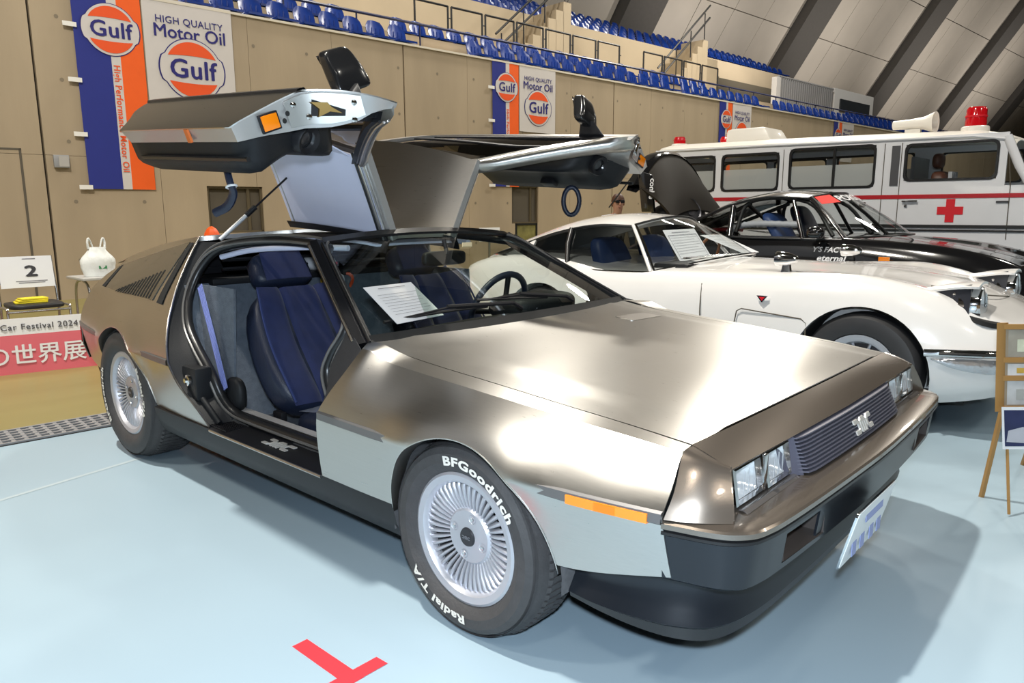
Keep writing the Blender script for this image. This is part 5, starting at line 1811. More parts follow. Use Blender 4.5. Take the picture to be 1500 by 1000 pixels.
GH('w', YW, [(-.86, 0, .905), (-1.26, .64, .80)], [(-1.44, 0, 1.172), (-1.53, .47, 1.115)],
   [(-1.53, .47, 1.115), (-1.85, .50, 1.118), (-2.2, .51, 1.06), (-2.55, .52, .96), (-2.85, .54, .865), (-3.02, .5, .80)],
   [(-1.44, 0, 1.175), (-1.80, 0, 1.20), (-2.2, 0, 1.155), (-2.6, 0, 1.04), (-2.9, 0, .92), (-3.08, 0, .83)],
   [(-1.28, .655, .795), (-1.7, .675, .79), (-2.1, .68, .80), (-2.45, .66, .835), (-2.8, .58, .86), (-3.0, .5, .80)], WHITEP, WC, CABG)
for s in (-1, 1):   # window pillars: vertical bar between door glass and quarter glass
    tube('window_pillar', [(-1.98, YW + s * .685, .80), (-2.04, YW + s * .60, .97), (-2.06, YW + s * .525, 1.085)], .02, RUBBER, WC, 8)
# solid white haunch behind the quarter glass
for s in (-1, 1):
    grid('rear_pillar', [[(lerp(-2.42, -3.0, u), YW + s * lerp(lerp(.665, .52, u), lerp(.525, .50, u), t), lerp(lerp(.82, .80, u), lerp(1.0, .82, u), t)) for t in lin(0, 1, 5)] for u in lin(0, 1, 6)], WHITEP, WC, thick=.02, out=(-2.7, YW, .6))
box('cabin_tub', (-1.75, YW, .70), (1.1, 1.2, .18), DARK, WC, bevel=.03)
for cy in (-.33, .33):
    superbox('car_seat', lambda u, v, w: (-1.80 - .08 * w + .07 * u, YW + cy + .21 * v * (1 - .1 * w), .82 + .20 * w), BLUESEAT, WC, p=4)
tube('steering_wheel', [(-1.36 + .06 * math.sin(a), YW + .33 + .18 * math.cos(a), .86 + .165 * math.sin(a)) for a in lin(0, 6.28, 25)[:-1]], .012, mat('wood_wheel_rim', (.16, .06, .02), .3), WC, 8, closed=True)
box('dash_top', (-1.18, YW, .82), (.28, 1.1, .08), DARK, WC, bevel=.03)
# shut lines, side vent panel, emblem, fender mirror
tube('door_seam', spline([(-.835, YW - .735, .755), (-.815, YW - .79, .60), (-.81, YW - .79, .45), (-.84, YW - .77, .28)], 6), .004, GROOVE, WC, 5)
vent_ = [(-.56, .605), (-.53, .622), (-.16, .592), (-.13, .57), (-.13, .45)]
tube('side_hatch_seam', [(x, YW - .797 - .0 * x, z) for x, z in [(-.575, .52)] + vent_], .004, GROOVE, WC, 5)
prism('fender_badge', [(-.035, .012), (.035, .012), (0, -.03)], lambda u, v, d: (-.40 + u, YW - .79 - d, .70 + v), 0, .012, CHROME, WC)
prism('fender_badge_centre', [(-.018, .004), (.018, .004), (0, -.018)], lambda u, v, d: (-.40 + u, YW - .79 - d, .70 + v), .012, .014, REDX, WC)
for s in (-1, 1):
    fm = lathe('fender_mirror', [(0, -.075), (.022, -.06), (.040, -.01), (.046, .05), (.044, .065), (0, .06)], (-1, 0, 0), (-.34, YW + s * .60, .925), CHROME, WC, 24)
    hexa('mirror_foot', [(-.37, YW + s * .62, .83), (-.31, YW + s * .62, .83), (-.31, YW + s * .58, .83), (-.37, YW + s * .58, .83), (-.36, YW + s * .61, .90), (-.32, YW + s * .61, .90), (-.32, YW + s * .59, .90), (-.36, YW + s * .59, .90)], CHROME, fm)
# pop-up headlamps: lid, dark bucket, round glass
for s in (-1, 1):
    yc_ = YW + s * .545
    lid = [[(lerp(.40, .70, t), yc_ + v * (.02 + .115 * t ** .7), lerp(.79, .865, t) - .018 * v * v - .02 * t ** 4) for v in lin(-1, 1, 9)] for t in lin(0, 1, 10)]
    pod = grid('headlamp_lid', lid, WHITEP, WC, thick=.012, out=(.5, yc_, .4))
    vs = []
    hexa('headlamp_bucket', [(.44, yc_ - .03, .72), (.44, yc_ + .03, .72), (.66, yc_ + .11, .60), (.66, yc_ - .11, .60), (.44, yc_ - .03, .79), (.44, yc_ + .03, .79), (.66, yc_ + .105, .835), (.66, yc_ - .105, .835)], mat('dark_lamp_bucket', (.02, .022, .03), .4), pod)
    for q, (dx, dz) in enumerate(((.50, .745), (.545, .72), (.585, .775))):
        lathe('bucket_screw', [(0, .006), (.012, .004), (.013, 0)], (0, s if False else -1, 0), (dx, yc_ - .055 - .18 * (dx - .47), dz), CHROME, pod, 10)
    lathe('lamp_rim', [(.098, -.09), (.10, .0), (.094, .012), (.088, .004)], (1, 0, .04), (.695, yc_, .722), CHROME, pod, 32)
    lathe('lamp_reflector', [(.088, .0), (.07, -.03), (.02, -.05), (0, -.05)], (1, 0, .04), (.695, yc_, .722), LAMPREF, pod, 28)
    lathe('lamp_glass', [(0, .030), (.045, .024), (.08, .008), (.09, 0)], (1, 0, .04), (.695, yc_, .722), CGLASS, pod, 28)
    lathe('lamp_well', [(0, .004), (.115, .003), (.125, -.02)], (.35, s * .1, 1), (.70, yc_ + s * .0, .668), SHADOW, pod, 28)
    # chrome quarter bumper with the lamp glass below it
    bp_ = spline([(.50, s * .80, .475), (.62, s * .775, .482), (.78, s * .715, .486), (.90, s * .635, .486), (.97, s * .56, .482)], 6)
    bp = tube('quarter_bumper', [(p.x, YW + p.y, p.z) for p in bp_], .022, CHROME, WC, 10, sx=.7)
    tube('bumper_rubber', [(p.x + .014, YW + p.y + s * .014, p.z) for p in bp_[3:-2]], .008, RUBBER, bp, 6)
    G = []
    for k_, u in enumerate(lin(.12, .96, 12)):
        p = bp_[min(int(u * (len(bp_) - 1)), len(bp_) - 1)]
        h = .075 * math.sin(math.pi * (k_ + .3) / 11.6)
        G.append([(p.x - .004 + .006 * math.sin(q * 3.1), YW + p.y + s * .010 + s * .006 * math.sin(q * 3.1), p.z - .028 - h * q) for q in lin(0, 1, 5)])
    grid('front_lamp_glass', G, mat('ribbed_lamp_glass', (.55, .57, .60), .08, .7, bump=.3, bscale=50), bp, thick=.006, out=(.4, YW, .45))
# hood shut line and grille mouth
tube('hood_seam', spline([(.44, YW - .50, .803), (.58, YW - .42, .768), (.70, YW - .22, .742), (.74, YW, .722)], 6), .004, GROOVE, WC, 5)
superbox('grille_mouth', lambda u, v, w: (1.0 + .03 * u, YW + .28 * v, .43 + .05 * w), SHADOW, WC, p=3)
for k in (-1, 1):
    tube('screen_wiper', [(-.98, YW + .15 * k, .90), (-1.10, YW + .15 * k - .35, .895)], .008, CHROME, WC, 6)
paper_sheet('display_sheet', [(-1.235, 2.55, .855), (-1.12, 2.80, .885), (-1.30, 2.86, 1.085), (-1.43, 2.62, 1.075)], 'framed white display sheet standing upright in the white coupe windscreen', 'sheet')
paper_sheet('display_sheet', [(-.98, 3.02, .905), (-.93, 3.20, .905), (-1.20, 3.10, 1.035), (-1.27, 2.90, 1.035)], 'white display sheet lying flat behind the white coupe windscreen', 'sheet', framed=False)

# ---------------------------------------------------------------- black rear-engined sports coupe
YB = 5.32
BC = empty('black_coupe', (-1.0, YB, 0)); tag(BC, 'gloss black sports coupe with roll cage and raised engine lid', 'car')
st = [(-3.30, [(.50, .35), (.60, .42), (.62, .58), (.52, .70), (.3, .76), (0, .78)]),
      (-3.05, [(.62, .24), (.74, .36), (.80, .58), (.66, .80), (.4, .88), (0, .90)]),
      (-2.5, [(.66, .2), (.80, .34), (.84, .62), (.72, .92), (.5, 1.0), (0, 1.02)]),
      (-2.0, [(.66, .2), (.78, .32), (.80, .62), (.70, .94), (.5, .97), (0, .98)]),
      (-1.4, [(.66, .2), (.77, .32), (.79, .62), (.70, .945), (.5, .96), (0, .96)]),
      (-.8, [(.66, .2), (.77, .32), (.79, .62), (.70, .945), (.5, .96), (0, .985)]),
      (-.4, [(.66, .2), (.78, .32), (.80, .62), (.70, .935), (.48, .92), (0, .955)]),
      (0, [(.66, .2), (.79, .32), (.81, .60), (.70, .905), (.46, .875), (0, .90)]),
      (.35, [(.64, .22), (.77, .32), (.79, .57), (.68, .84), (.44, .81), (0, .83)]),
      (.62, [(.60, .25), (.72, .33), (.745, .52), (.66, .73), (.42, .72), (0, .74)]),
      (.82, [(.52, .28), (.64, .35), (.66, .47), (.56, .59), (.36, .61), (0, .63)]),
      (.92, [(.42, .33), (.52, .38), (.54, .45), (.44, .52), (.28, .53), (0, .545)])]
bb = loft('body', st, BLKCAR, BC, YB)
GH('b', YB, [(-.40, 0, .985), (-.78, .635, .965)], [(-1.04, 0, 1.375), (-1.17, .49, 1.335)],
   [(-1.17, .49, 1.335), (-1.55, .53, 1.35), (-1.95, .53, 1.27), (-2.3, .50, 1.13), (-2.65, .46, 1.0), (-2.8, .4, .96)],
   [(-1.06, 0, 1.385), (-1.5, 0, 1.41), (-1.95, 0, 1.34), (-2.35, 0, 1.19), (-2.7, 0, 1.05), (-2.85, 0, .98)],
   [(-.80, .68, .955), (-1.2, .70, .955), (-1.6, .705, .955), (-1.95, .69, .965), (-2.3, .62, .98), (-2.6, .48, .99)], BLKCAR, BC, CLRG)
for s in (-1, 1):
    for a, b, r in (((-1.14, .70, .955), (-1.30, .55, 1.30), .018), ((-1.86, .70, .96), (-1.90, .55, 1.25), .028)):
        tube('window_pillar', [(a[0], YB + s * a[1], a[2]), (b[0], YB + s * b[1], b[2])], r, BLKCAR, BC, 8)
    for x in (.06, -2.21):
        plain_wheel(BC, x, YB + s * .80, .315, .315, .195, s)
    superbox('door_mirror', lambda u, v, w: (-.98 + .075 * u, YB + s * (.83 + .075 * v), 1.02 + .055 * w), BLKCAR, BC, p=2.6)
    box('mirror_foot', (-.96, YB + s * .745, .975), (.05, .06, .03), BLKCAR, BC, bevel=.008)
    # headlamp in its upright fender bowl
    hl = lathe('headlamp', [(.108, -.08), (.11, -.01), (.100, .008), (.092, .004)], (1, 0, .35), (.60, YB + s * .56, .685), CHROME, BC, 32)
    lathe('lamp_reflector', [(.092, 0), (.06, -.03), (0, -.045)], (1, 0, .35), (.60, YB + s * .56, .685), LAMPREF, hl, 24)
    lathe('lamp_glass', [(0, .03), (.05, .022), (.092, .004)], (1, 0, .35), (.60, YB + s * .56, .685), CGLASS, hl, 24)
    box('side_repeater', (-.40, YB + s * .81, .80), (.09, .014, .045), AMBER, BC, bevel=.004)
# cabin: dark tub, bucket seat, cage, ribbed hose
box('cabin_tub', (-1.55, YB, .86), (1.2, 1.25, .18), DARK, BC, bevel=.03)
superbox('bucket_seat', lambda u, v, w: (-1.50 - .10 * w + .07 * u, YB + .34 + .20 * v, 1.06 + .20 * w), NAVYL, BC, p=3.5)
superbox('bucket_seat', lambda u, v, w: (-1.50 - .10 * w + .07 * u, YB - .34 + .20 * v, 1.03 + .16 * w), BLUESEAT, BC, p=3.5)
for s in (-1, 1):
    tube('cage_tube', spline([(-.92, YB + s * .55, .98), (-1.20, YB + s * .46, 1.29), (-1.75, YB + s * .48, 1.30), (-1.85, YB + s * .58, 1.0)], 5), .02, BLKR, BC, 8)
    tube('cage_tube', [(-1.75, YB + s * .48, 1.28), (-2.4, YB + s * .40, 1.02)], .02, BLKR, BC, 8)
tube('cage_tube', [(-1.78, YB - .48, 1.27), (-1.86, YB + .5, .98)], .02, BLKR, BC, 8)
hose = spline([(-2.0, YB - .42, 1.0), (-1.85, YB - .50, 1.06), (-1.6, YB - .54, 1.085), (-1.25, YB - .54, 1.08)], 10)
tube('ribbed_hose', hose, [.028 + .006 * (i % 2) for i in range(len(hose))], mat('silver_grey_hose', (.45, .46, .50), .4), BC, 8)
tube('rear_window_bar', [(-2.3, YB - .4, 1.0), (-2.25, YB + .4, 1.0)], .03, REDX, BC, 8)
# windscreen banner, door lettering, hood stripe
def BWS(u, v, d=.006):
    a, b = Vector((lerp(-.40, -.78, u * u), YB + u * .635, lerp(.985, .965, u * u))), Vector((lerp(-1.04, -1.17, u * u), YB + u * .49, lerp(1.375, 1.335, u * u)))
    return a.lerp(b, v) + Vector((.012, 0, d + .02 * math.sin(math.pi * v)))
SUNW = mat('white_sticker', (.72, .72, .74), .5)
g_ = [[BWS(u, v, .008) for v in lin(.76, .97, 4)] for u in lin(-.97, -.62, 6)]
grid('screen_sticker', g_, mat('orange_red_sticker', (.80, .03, .02), .5), BC, thick=.002, out=(-2, YB, .5))
text('screen_lettering', 'PORSCHE', lambda u, v: BWS(-.60 + u, .78 + v, .010), SUNW, BC, size=.20, bold=.03, align='LEFT', sx=1.25)
for i, (tx, z, sz) in enumerate((("Y'S FACTORY", .885, .068), ('eternal', .80, .085), ('idlers', .71, .085))):
    text('door_lettering', tx, lambda u, v: (-1.06 + u, YB - sidey_b(z + v) - .004, z + v), SUNW, BC, size=sz, bold=.025, align='LEFT', sx=1.15, shear=.25) if False else None
def blk_side(z): return .792 - .0 * z if z < .62 else lerp(.80, .715, (z - .62) / .30)
for tx, z, sz, x0 in (("Y'S FACTORY", .845, .062, -1.03), ('eternal', .765, .080, -.98), ('idlers', .675, .080, -.95)):
    text('door_lettering', tx, lambda u, v, z=z, x0=x0: (x0 + u, YB - blk_side(z + v) - .012, z + v), SUNW, BC, size=sz, bold=.025, align='LEFT', sx=1.1, shear=.2)
grid('hood_stripe', [[(x, YB + lerp(-.46, -.30, t), lerp(.915, .80, (x + .35) / .8) + .012) for t in (0, 1)] for x in lin(-.2, .40, 6)], mat('silver_hood_stripe', (.4, .4, .42), .3, .6), BC, thick=.002)
prism('hood_star', [(.06 * math.cos(R_(36 * k + 90)) * (1 if k % 2 == 0 else .45), .06 * math.sin(R_(36 * k + 90)) * (1 if k % 2 == 0 else .45)) for k in range(10)], lambda u, v, d: (.02 + u * 1.4, YB - .38 + v, .885 - u * .14 + d), 0, .004, REDX, BC)
# raised engine lid with its upturned tail, hinged below the rear window
LM = mat('brown_black_lid_underside', (.014, .011, .008), .55, spec=.15)
rows = []
for t in lin(0, 1, 9):
    row = []
    for v in lin(-1, 1, 15):
        hw = lerp(.60, .74, t)
        x = lerp(-2.55, -3.05, t)
        z = lerp(1.22, 1.86, t ** .8) - (.10 + .30 * t) * abs(v) ** 2.4 - .0
        row.append((x - .05 * (1 - v * v), YB + .28 * t + v * hw, z))
    rows.append(row)
lid = grid('engine_lid', rows, LM, BC, thick=.03, out=(-2.2, YB, .9), smooth=60)
G = [[(-3.05 - .05 * (1 - v * v) + dx, YB + .28 + v * .74, 1.86 - .40 * abs(v) ** 2.4 + dz) for dx, dz in ((.02, .0), (-.03, .04), (-.16, .03), (-.18, -.02), (-.05, -.05))] for v in lin(-1, 1, 15)]
grid('lid_tail', G, BLKCAR, lid, cv=True, out=(-3.1, YB + .28, 1.5), smooth=50)
hexa('lid_end_plate', [(-3.02, YB - .47, 1.20), (-2.86, YB - .47, 1.20), (-2.92, YB - .45, 1.60), (-3.10, YB - .45, 1.66), (-3.02, YB - .43, 1.20), (-2.86, YB - .43, 1.20), (-2.92, YB - .41, 1.60), (-3.10, YB - .41, 1.66)], BLKCAR, lid, bevel=.01)
tx = textv('coupe', .10, .02, 'LEFT')
mesh('plate_lettering', [(-2.90 - .06 * u - v * .9 + .03, YB - .476, 1.56 - u * .9) for u, v in tx[0]], tx[1], SUNW, lid, smooth=0)
superbox('engine_shroud', lambda u, v, w: (-2.85 + .22 * u, YB + .05 + .42 * v, 1.08 + .22 * w), mat('dark_engine_parts', (.015, .015, .016), .5, bump=.5, bscale=25), BC, p=3)
lathe('cooling_fan', [(0, .03), (.05, .03), (.06, .01), (.13, .0), (.15, .03), (.16, .0)], (1, -.3, .3), (-2.66, YB - .05, 1.20), mat('fan_grey', (.10, .10, .11), .4, .6), BC, 28)
tube('lid_stay', [(-3.1, YB - .50, 1.62), (-3.35, YB - .62, 1.25)], .008, BLKR, BC, 6)

# ---------------------------------------------------------------- white ambulance van
YA = 7.0
WV = 1.70
AM = empty('ambulance_van', (-1.8, YA + WV / 2, 0)); tag(AM, 'white ambulance van with red cross, red stripe and roof beacon', 'van')
XB, XF = -4.15, .02
# side panels are made of strips round real window openings
WINS = [(-3.95, -3.25, 1.46, 1.92), (-3.15, -2.39, 1.46, 1.92), (-2.25, -1.26, 1.47, 1.945), (-.945, -.06, 1.53, 1.925)]
for s, y0 in ((1, YA), (-1, YA + WV)):
    pc = []
    def pbox(x0, x1, z0, z1, n=0): 
        pc.append(boxv(((x0 + x1) / 2, y0 + s * .02, (z0 + z1) / 2), (x1 - x0, .04, z1 - z0)))
    pbox(XB, .30, .30, 1.46); pbox(XB, XF, 1.945, 2.0)
    e = XB
    for a, b, c, d in WINS:
        pbox(e, a, 1.46, 1.945)
        if c > 1.46: pbox(a, b, 1.46, c)
        if d < 1.945: pbox(a, b, d, 1.945)
        e = b
    pbox(e, .10 if False else XF + .0, 1.46, 1.945)
    v, f = multi(pc)
    sd = mesh('side_panel', v, f, VANW, AM, smooth=0)
    for a, b, c, d in WINS:
        cx, cz, w_, h_ = (a + b) / 2, (c + d) / 2, b - a, d - c
        o1, o2 = rrect(w_ + .02, h_ + .02, .07, 5, cx, cz), rrect(w_ - .035, h_ - .035, .055, 5, cx, cz)
        n_ = len(o1)
        vs = [(x, y0 - s * .008, z) for x, z in o1] + [(x, y0 - s * .008, z) for x, z in o2] + [(x, y0 + s * .03, z) for x, z in o1] + [(x, y0 + s * .03, z) for x, z in o2]
        fs = []
        for i in range(n_):
            j = (i + 1) % n_
            fs += [(i, j, n_ + j, n_ + i), (n_ + i, n_ + j, 3 * n_ + j, 3 * n_ + i), (2 * n_ + i, 3 * n_ + i, 3 * n_ + j, 2 * n_ + j), (i, 2 * n_ + i, 2 * n_ + j, j)]
        wf = mesh('window_seal', vs, fs, RUBBER, sd, smooth=0)
        mesh('window_pane', [(x, y0 + s * .012, z) for x, z in o2], [tuple(range(n_))], CLRG, sd, smooth=0)
    if True:
        # lower frosted half of the patient windows, sliding bar
        for a, b, c, d in WINS[:3]:
            mesh('frosted_film', [(a + .02, y0 + s * .016, c + .02), (b - .02, y0 + s * .016, c + .02), (b - .02, y0 + s * .016, c + .27), (a + .02, y0 + s * .016, c + .27)], [(0, 1, 2, 3)], mat('frosted_film', (.50, .50, .49), .8, alpha=.85), sd, smooth=0)
        box('slider_bar', (-1.72, y0 + s * .008, 1.707), (.03, .02, .45), RUBBER, sd)
        box('red_stripe', (-1.92, y0 - s * .003, 1.355), (4.44, .006, .045), REDST, sd)
        for z, h in ((1.03, .035), (.985, .022)):
            box('rub_strip', (-1.92, y0 - s * .006, z), (4.44, .014, h), BLKR, sd)
        box('pillar_vent', (-1.045, y0 - s * .004, 1.70), (.085, .012, .44), mat('dark_grey_vent', (.06, .06, .065), .6), sd)
        for xx in (-1.165, -.985, -2.33):
            box('door_seam', (xx, y0 - s * .001, 1.10), (.008, .006, 1.7), GROOVE, sd)
        tube('door_front_seam', [(.02, y0 - s * .002, 1.90), (.075, y0 - s * .002, 1.45), (.085, y0 - s * .002, .9)], .005, GROOVE, sd, 5)
        v, f = multi([boxv((-.455, y0 - s * .003, 1.20), (.25, .006, .085)), boxv((-.455, y0 - s * .003, 1.20), (.085, .007, .25))])
        mesh('red_cross', v, f, REDX, sd, smooth=0)
        hd = box('door_handle', (-.86, y0 - s * .022, 1.305), (.16, .02, .022), CHROME, sd, bevel=.006)
        box('handle_lock', (-.90, y0 - s * .008, 1.255), (.03, .014, .03), CHROME, sd, bevel=.004)
        box('maker_badge', (.02, y0 - s * .008, 1.29), (.11, .012, .02), INK, sd)
        box('side_emblem', (-1.36, y0 - s * .006, 1.27), (.07, .01, .06), CHROME, sd, bevel=.004)
        lathe('wheel_cover', [(0, .02), (.2, .01), (.22, 0)], (0, -s, 0), (-.35, y0 + s * .06, .32), CHROME, sd, 24)
for s, y in ((-1, YA + .02), (1, YA + WV - .02)):
    for x in (-.35, -3.2):
        plain_wheel(AM, x, y + (.0 if s < 0 else 0), .32, .32, .19, s)
# roof: rounded cream shell with gutter
G = []
for x, k, dz in ((XB - .02, .90, -.06), (XB + .03, .97, -.02), (XB + .15, 1, 0), (-2.5, 1, .0), (-.9, 1, -.01), (-.3, .995, -.03), (-.08, .98, -.07), (.03, .95, -.115), (.08, .93, -.15)):
    yc_ = YA + WV / 2
    G.append([(x, yc_ + k * p[0], p[1] + dz + (.035 if x < -3 else .02 if x < -2 else 0)) for p in [(-.865, 1.985), (-.865, 2.005), (-.80, 2.05), (-.6, 2.085), (0, 2.10), (.6, 2.085), (.80, 2.05), (.865, 2.005), (.865, 1.985)]])
rf_ = grid('roof', G, VANR, AM, thick=.02, out=(-2, YA + .85, 1.5), smooth=50)
for s, y in ((-1, YA - .008), (1, YA + WV + .008)):
    tube('gutter', [(XB, y, 2.02), (-2.5, y, 2.01), (-.3, y, 1.975), (.0, y, 1.93)], .014, VANW, rf_, 6)
# nose: raked screen, rounded front panel
yc_ = YA + WV / 2
G = [[(lerp(.02, .30, t) + .05 * (1 - (v) ** 4), yc_ + v * .80, lerp(1.95, 1.40, t)) for v in lin(-1, 1, 11)] for t in lin(0, 1, 5)]
wsn = grid('windscreen', G, CLRG, AM, out=(-2, yc_, 1.5), smooth=180)
for s in (-1, 1):
    tube('screen_pillar', [(.0, yc_ + s * .83, 1.96), (.13, yc_ + s * .845, 1.66), (.29, yc_ + s * .85, 1.38)], .045, VANW, AM, 8)
    tube('screen_rubber', [(.03, yc_ + s * .79, 1.95), (.17, yc_ + s * .80, 1.66), (.31, yc_ + s * .81, 1.40)], .016, RUBBER, AM, 6)
tube('screen_rubber', [(.33 + .05 * (1 - v ** 4), yc_ + v * .80, 1.39) for v in lin(-1, 1, 11)], .016, RUBBER, AM, 6)
G = [[(x0 + .10 * (1 - abs(v) ** 3), yc_ + v * .85, z) for v in lin(-1, 1, 13)] for z, x0 in ((1.39, .28), (1.2, .33), (.9, .36), (.6, .36), (.4, .33))]
grid('front_panel', G, VANW, AM, thick=.02, out=(-2, yc_, 1), smooth=60)
lathe('door_mirror', [(0, .02), (.08, .015), (.11, 0), (.09, -.04), (0, -.05)], (-1, -.3, 0), (.32, YA - .14, 1.56), CHROME, AM, 24)
box('rear_panel', (XB, yc_, 1.15), (.05, WV - .04, 1.7), VANW, AM, bevel=.02)
box('van_floor', (-1.9, yc_, .45), (4.4, 1.6, .08), SHADOW, AM)
box('interior_bulkhead', (-1.10, yc_ + .45, 1.15), (.04, .7, 1.4), mat('grey_interior_panel', (.30, .30, .31), .7), AM)
# cab seat with striped cloth, headrest
cs_ = superbox('cab_seat', lambda u, v, w: (-.62 - .05 * w + .09 * u, YA + .42 + .22 * v, 1.40 + .24 * w), mat('brown_vinyl_seat', (.10, .035, .02), .5), AM, p=4)
for k in range(4):
    box('seat_stripe', (-.545, YA + .30 + k * .08, 1.45), (.04, .03, .36), mat('pale_seat_stripe', (.5, .5, .52), .7), cs_)
superbox('cab_headrest', lambda u, v, w: (-.70 + .055 * u, YA + .42 + .12 * v, 1.755 + .085 * w), mat('brown_vinyl_seat'), cs_, p=3)
tube('grab_rail', [(XB + .2, yc_ - .3, 1.86), (-1.3, yc_ - .3, 1.86)], .015, BLKR, AM, 6)
# beacons, horn loudspeaker, hatch on the roof
def beacon(x, y, r, h, z0=2.10):
    b = lathe('beacon_base', [(0, .06), (r * 1.2, .06), (r * 1.3, .05), (r * 1.35, 0), (0, 0)], (0, 0, 1), (x, y, z0), VANR, AM, 24)
    lathe('beacon_dome', [(0, h + .06), (r * .8, h + .055), (r * .95, h + .03), (r, .06)], (0, 0, 1), (x, y, z0), mat('red_beacon_glass', (.55, .005, .01), .12, coat=.8), b, 24)
    lathe('beacon_band', [(r * 1.02, .06 + h * .45), (r * 1.03, .06 + h * .5), (r * 1.02, .06 + h * .55)], (0, 0, 1), (x, y, z0), REDX, b, 24)
beacon(-.37, YA + .40, .105, .21, 2.05)
beacon(-3.95, YA + .28, .085, .10, 2.07)
beacon(-3.55, YA + .9, .085, .10, 2.09)
hn = lathe('loudspeaker_horn', [(.05, -.28), (.055, -.10), (.07, .05), (.115, .16), (.12, .17), (.10, .16), (.05, .02)], (1, -.1, 0), (-.92, YA + .35, 2.18), VANR, AM, 28)
box('horn_foot', (-.98, YA + .35, 2.09), (.16, .06, .06), VANR, hn)
hexa('roof_hatch', [(-3.25, YA + .25, 2.08), (-2.60, YA + .25, 2.08), (-2.60, YA + .9, 2.08), (-3.25, YA + .9, 2.08), (-3.25, YA + .28, 2.28), (-2.72, YA + .28, 2.28), (-2.72, YA + .87, 2.28), (-3.25, YA + .87, 2.28)], VANR, AM, bevel=.05)
# ================================================================= small things round the cars
paper_sheet('display_sheet', [(-0.55, -0.634, 0.842), (-0.589, -0.379, 0.842), (-0.767, -0.384, 0.955), (-0.744, -0.629, 0.955)], 'white display sheet lying behind the silver car windscreen', 'sheet', framed=False, lines=8)
# helmet-like cap and coloured cords on the driver seat side, seen over the passenger seat
cp = superbox('peaked_cap', lambda u, v, w: (-1.98 + .09 * u, .0 + .085 * v, .955 + .04 * w), PAPER, None, p=2.5)
tag(cp, 'white cap with red lettering hung beside the passenger headrest', 'cap')
box('cap_print', (-1.888, .0, .955), (.006, .11, .014), REDX, cp)
for i, (c_l, dy) in enumerate((((.8, .5, .02), -.05), ((.7, .72, .75), -.01), ((.7, .08, .02), .05))):
    pts = [(-1.87 + .02 * math.sin(t * 2), .04 + dy + .04 * math.cos(t), .845 + .055 * math.sin(t)) for t in lin(0, 2 * math.pi, 17)[:-1]]
    tag(tube('lanyard_cord', pts, .009, mat('cord_%d' % i, c_l, .5), None, 6, closed=True), ('yellow', 'white', 'orange-red')[i] + ' looped cord hung below the white cap', 'cord')

# ---- stacking chair with number card and yellow leaflets
CX, CY = -5.95, -.30
ch = empty('stacking_chair', (CX, CY, 0)); tag(ch, 'black seated tubular steel chair holding a number card', 'chair')
TUB = mat('chromed_tube', (.45, .45, .46), .25, .9)
cm = Matrix.Rotation(R_(-5), 3, 'Z')
def CH(x, y, z): return Vector((CX, CY, 0)) + cm @ Vector((x, y, z))
for s in (-1, 1):
    tube('leg', spline([CH(.24, s * .23, 0), CH(.22, s * .23, .38), CH(.18, s * .23, .425), CH(-.18, s * .23, .41)], 5), .011, TUB, ch, 8)
    tube('leg', [CH(-.22, s * .22, 0), CH(-.15, s * .22, .41), CH(-.25, s * .215, .84)], .011, TUB, ch, 8)
tube('front_rail', [CH(.235, -.23, .40), CH(.235, .23, .40)], .010, TUB, ch, 8)
superbox('seat', lambda u, v, w: CH(.02 + .21 * u, .205 * v, .435 + .022 * w), mat('black_vinyl', (.015, .015, .016), .45), ch, p=6)
superbox('backrest', lambda u, v, w: CH(-.225 - .02 * w + .015 * u, .215 * v, .70 + .115 * w), mat('black_vinyl'), ch, p=6)
A_, U_ = CH(-.10, 0, .575), None
def CARD(u, v, d): return CH(-.115 - v * .22 + d, u, .575 + v * .93)
card_ = prism('number_card', [(-.205, 0), (.205, .0), (.205, .29), (-.205, .29)], CARD, 0, .004, PAPER, None)
tag(card_, 'white card printed with a large number 2 leaning on the chair', 'sign')
text('number', '2', lambda u, v: CARD(u + .035, .105 + v, .006), INK, card_, size=.14, dup=.04, sx=1.35)
for (z, w_) in ((.262, .10), (.055, .24), (.04, .20)):
    prism('small_print', [(-w_ / 2 + .03, z), (w_ / 2 + .03, z), (w_ / 2 + .03, z + .008), (-w_ / 2 + .03, z + .008)], CARD, .004, .0055, mat('grey_print'), card_)
for k in range(3):
    lf = box('leaflet', CH(.055 - k * .004, -.03 + .01 * k, .465 + k * .014), (.15, .24 - .02 * k, .012), mat('yellow_leaflet', (.75, .62, .02), .6), None, rz=R_(4 * k - 8), bevel=.002)
    tag(lf, ('lowest', 'middle', 'topmost')[k] + ' yellow leaflet in the pile on the chair seat', 'leaflet', 'yellow leaflets on the chair')

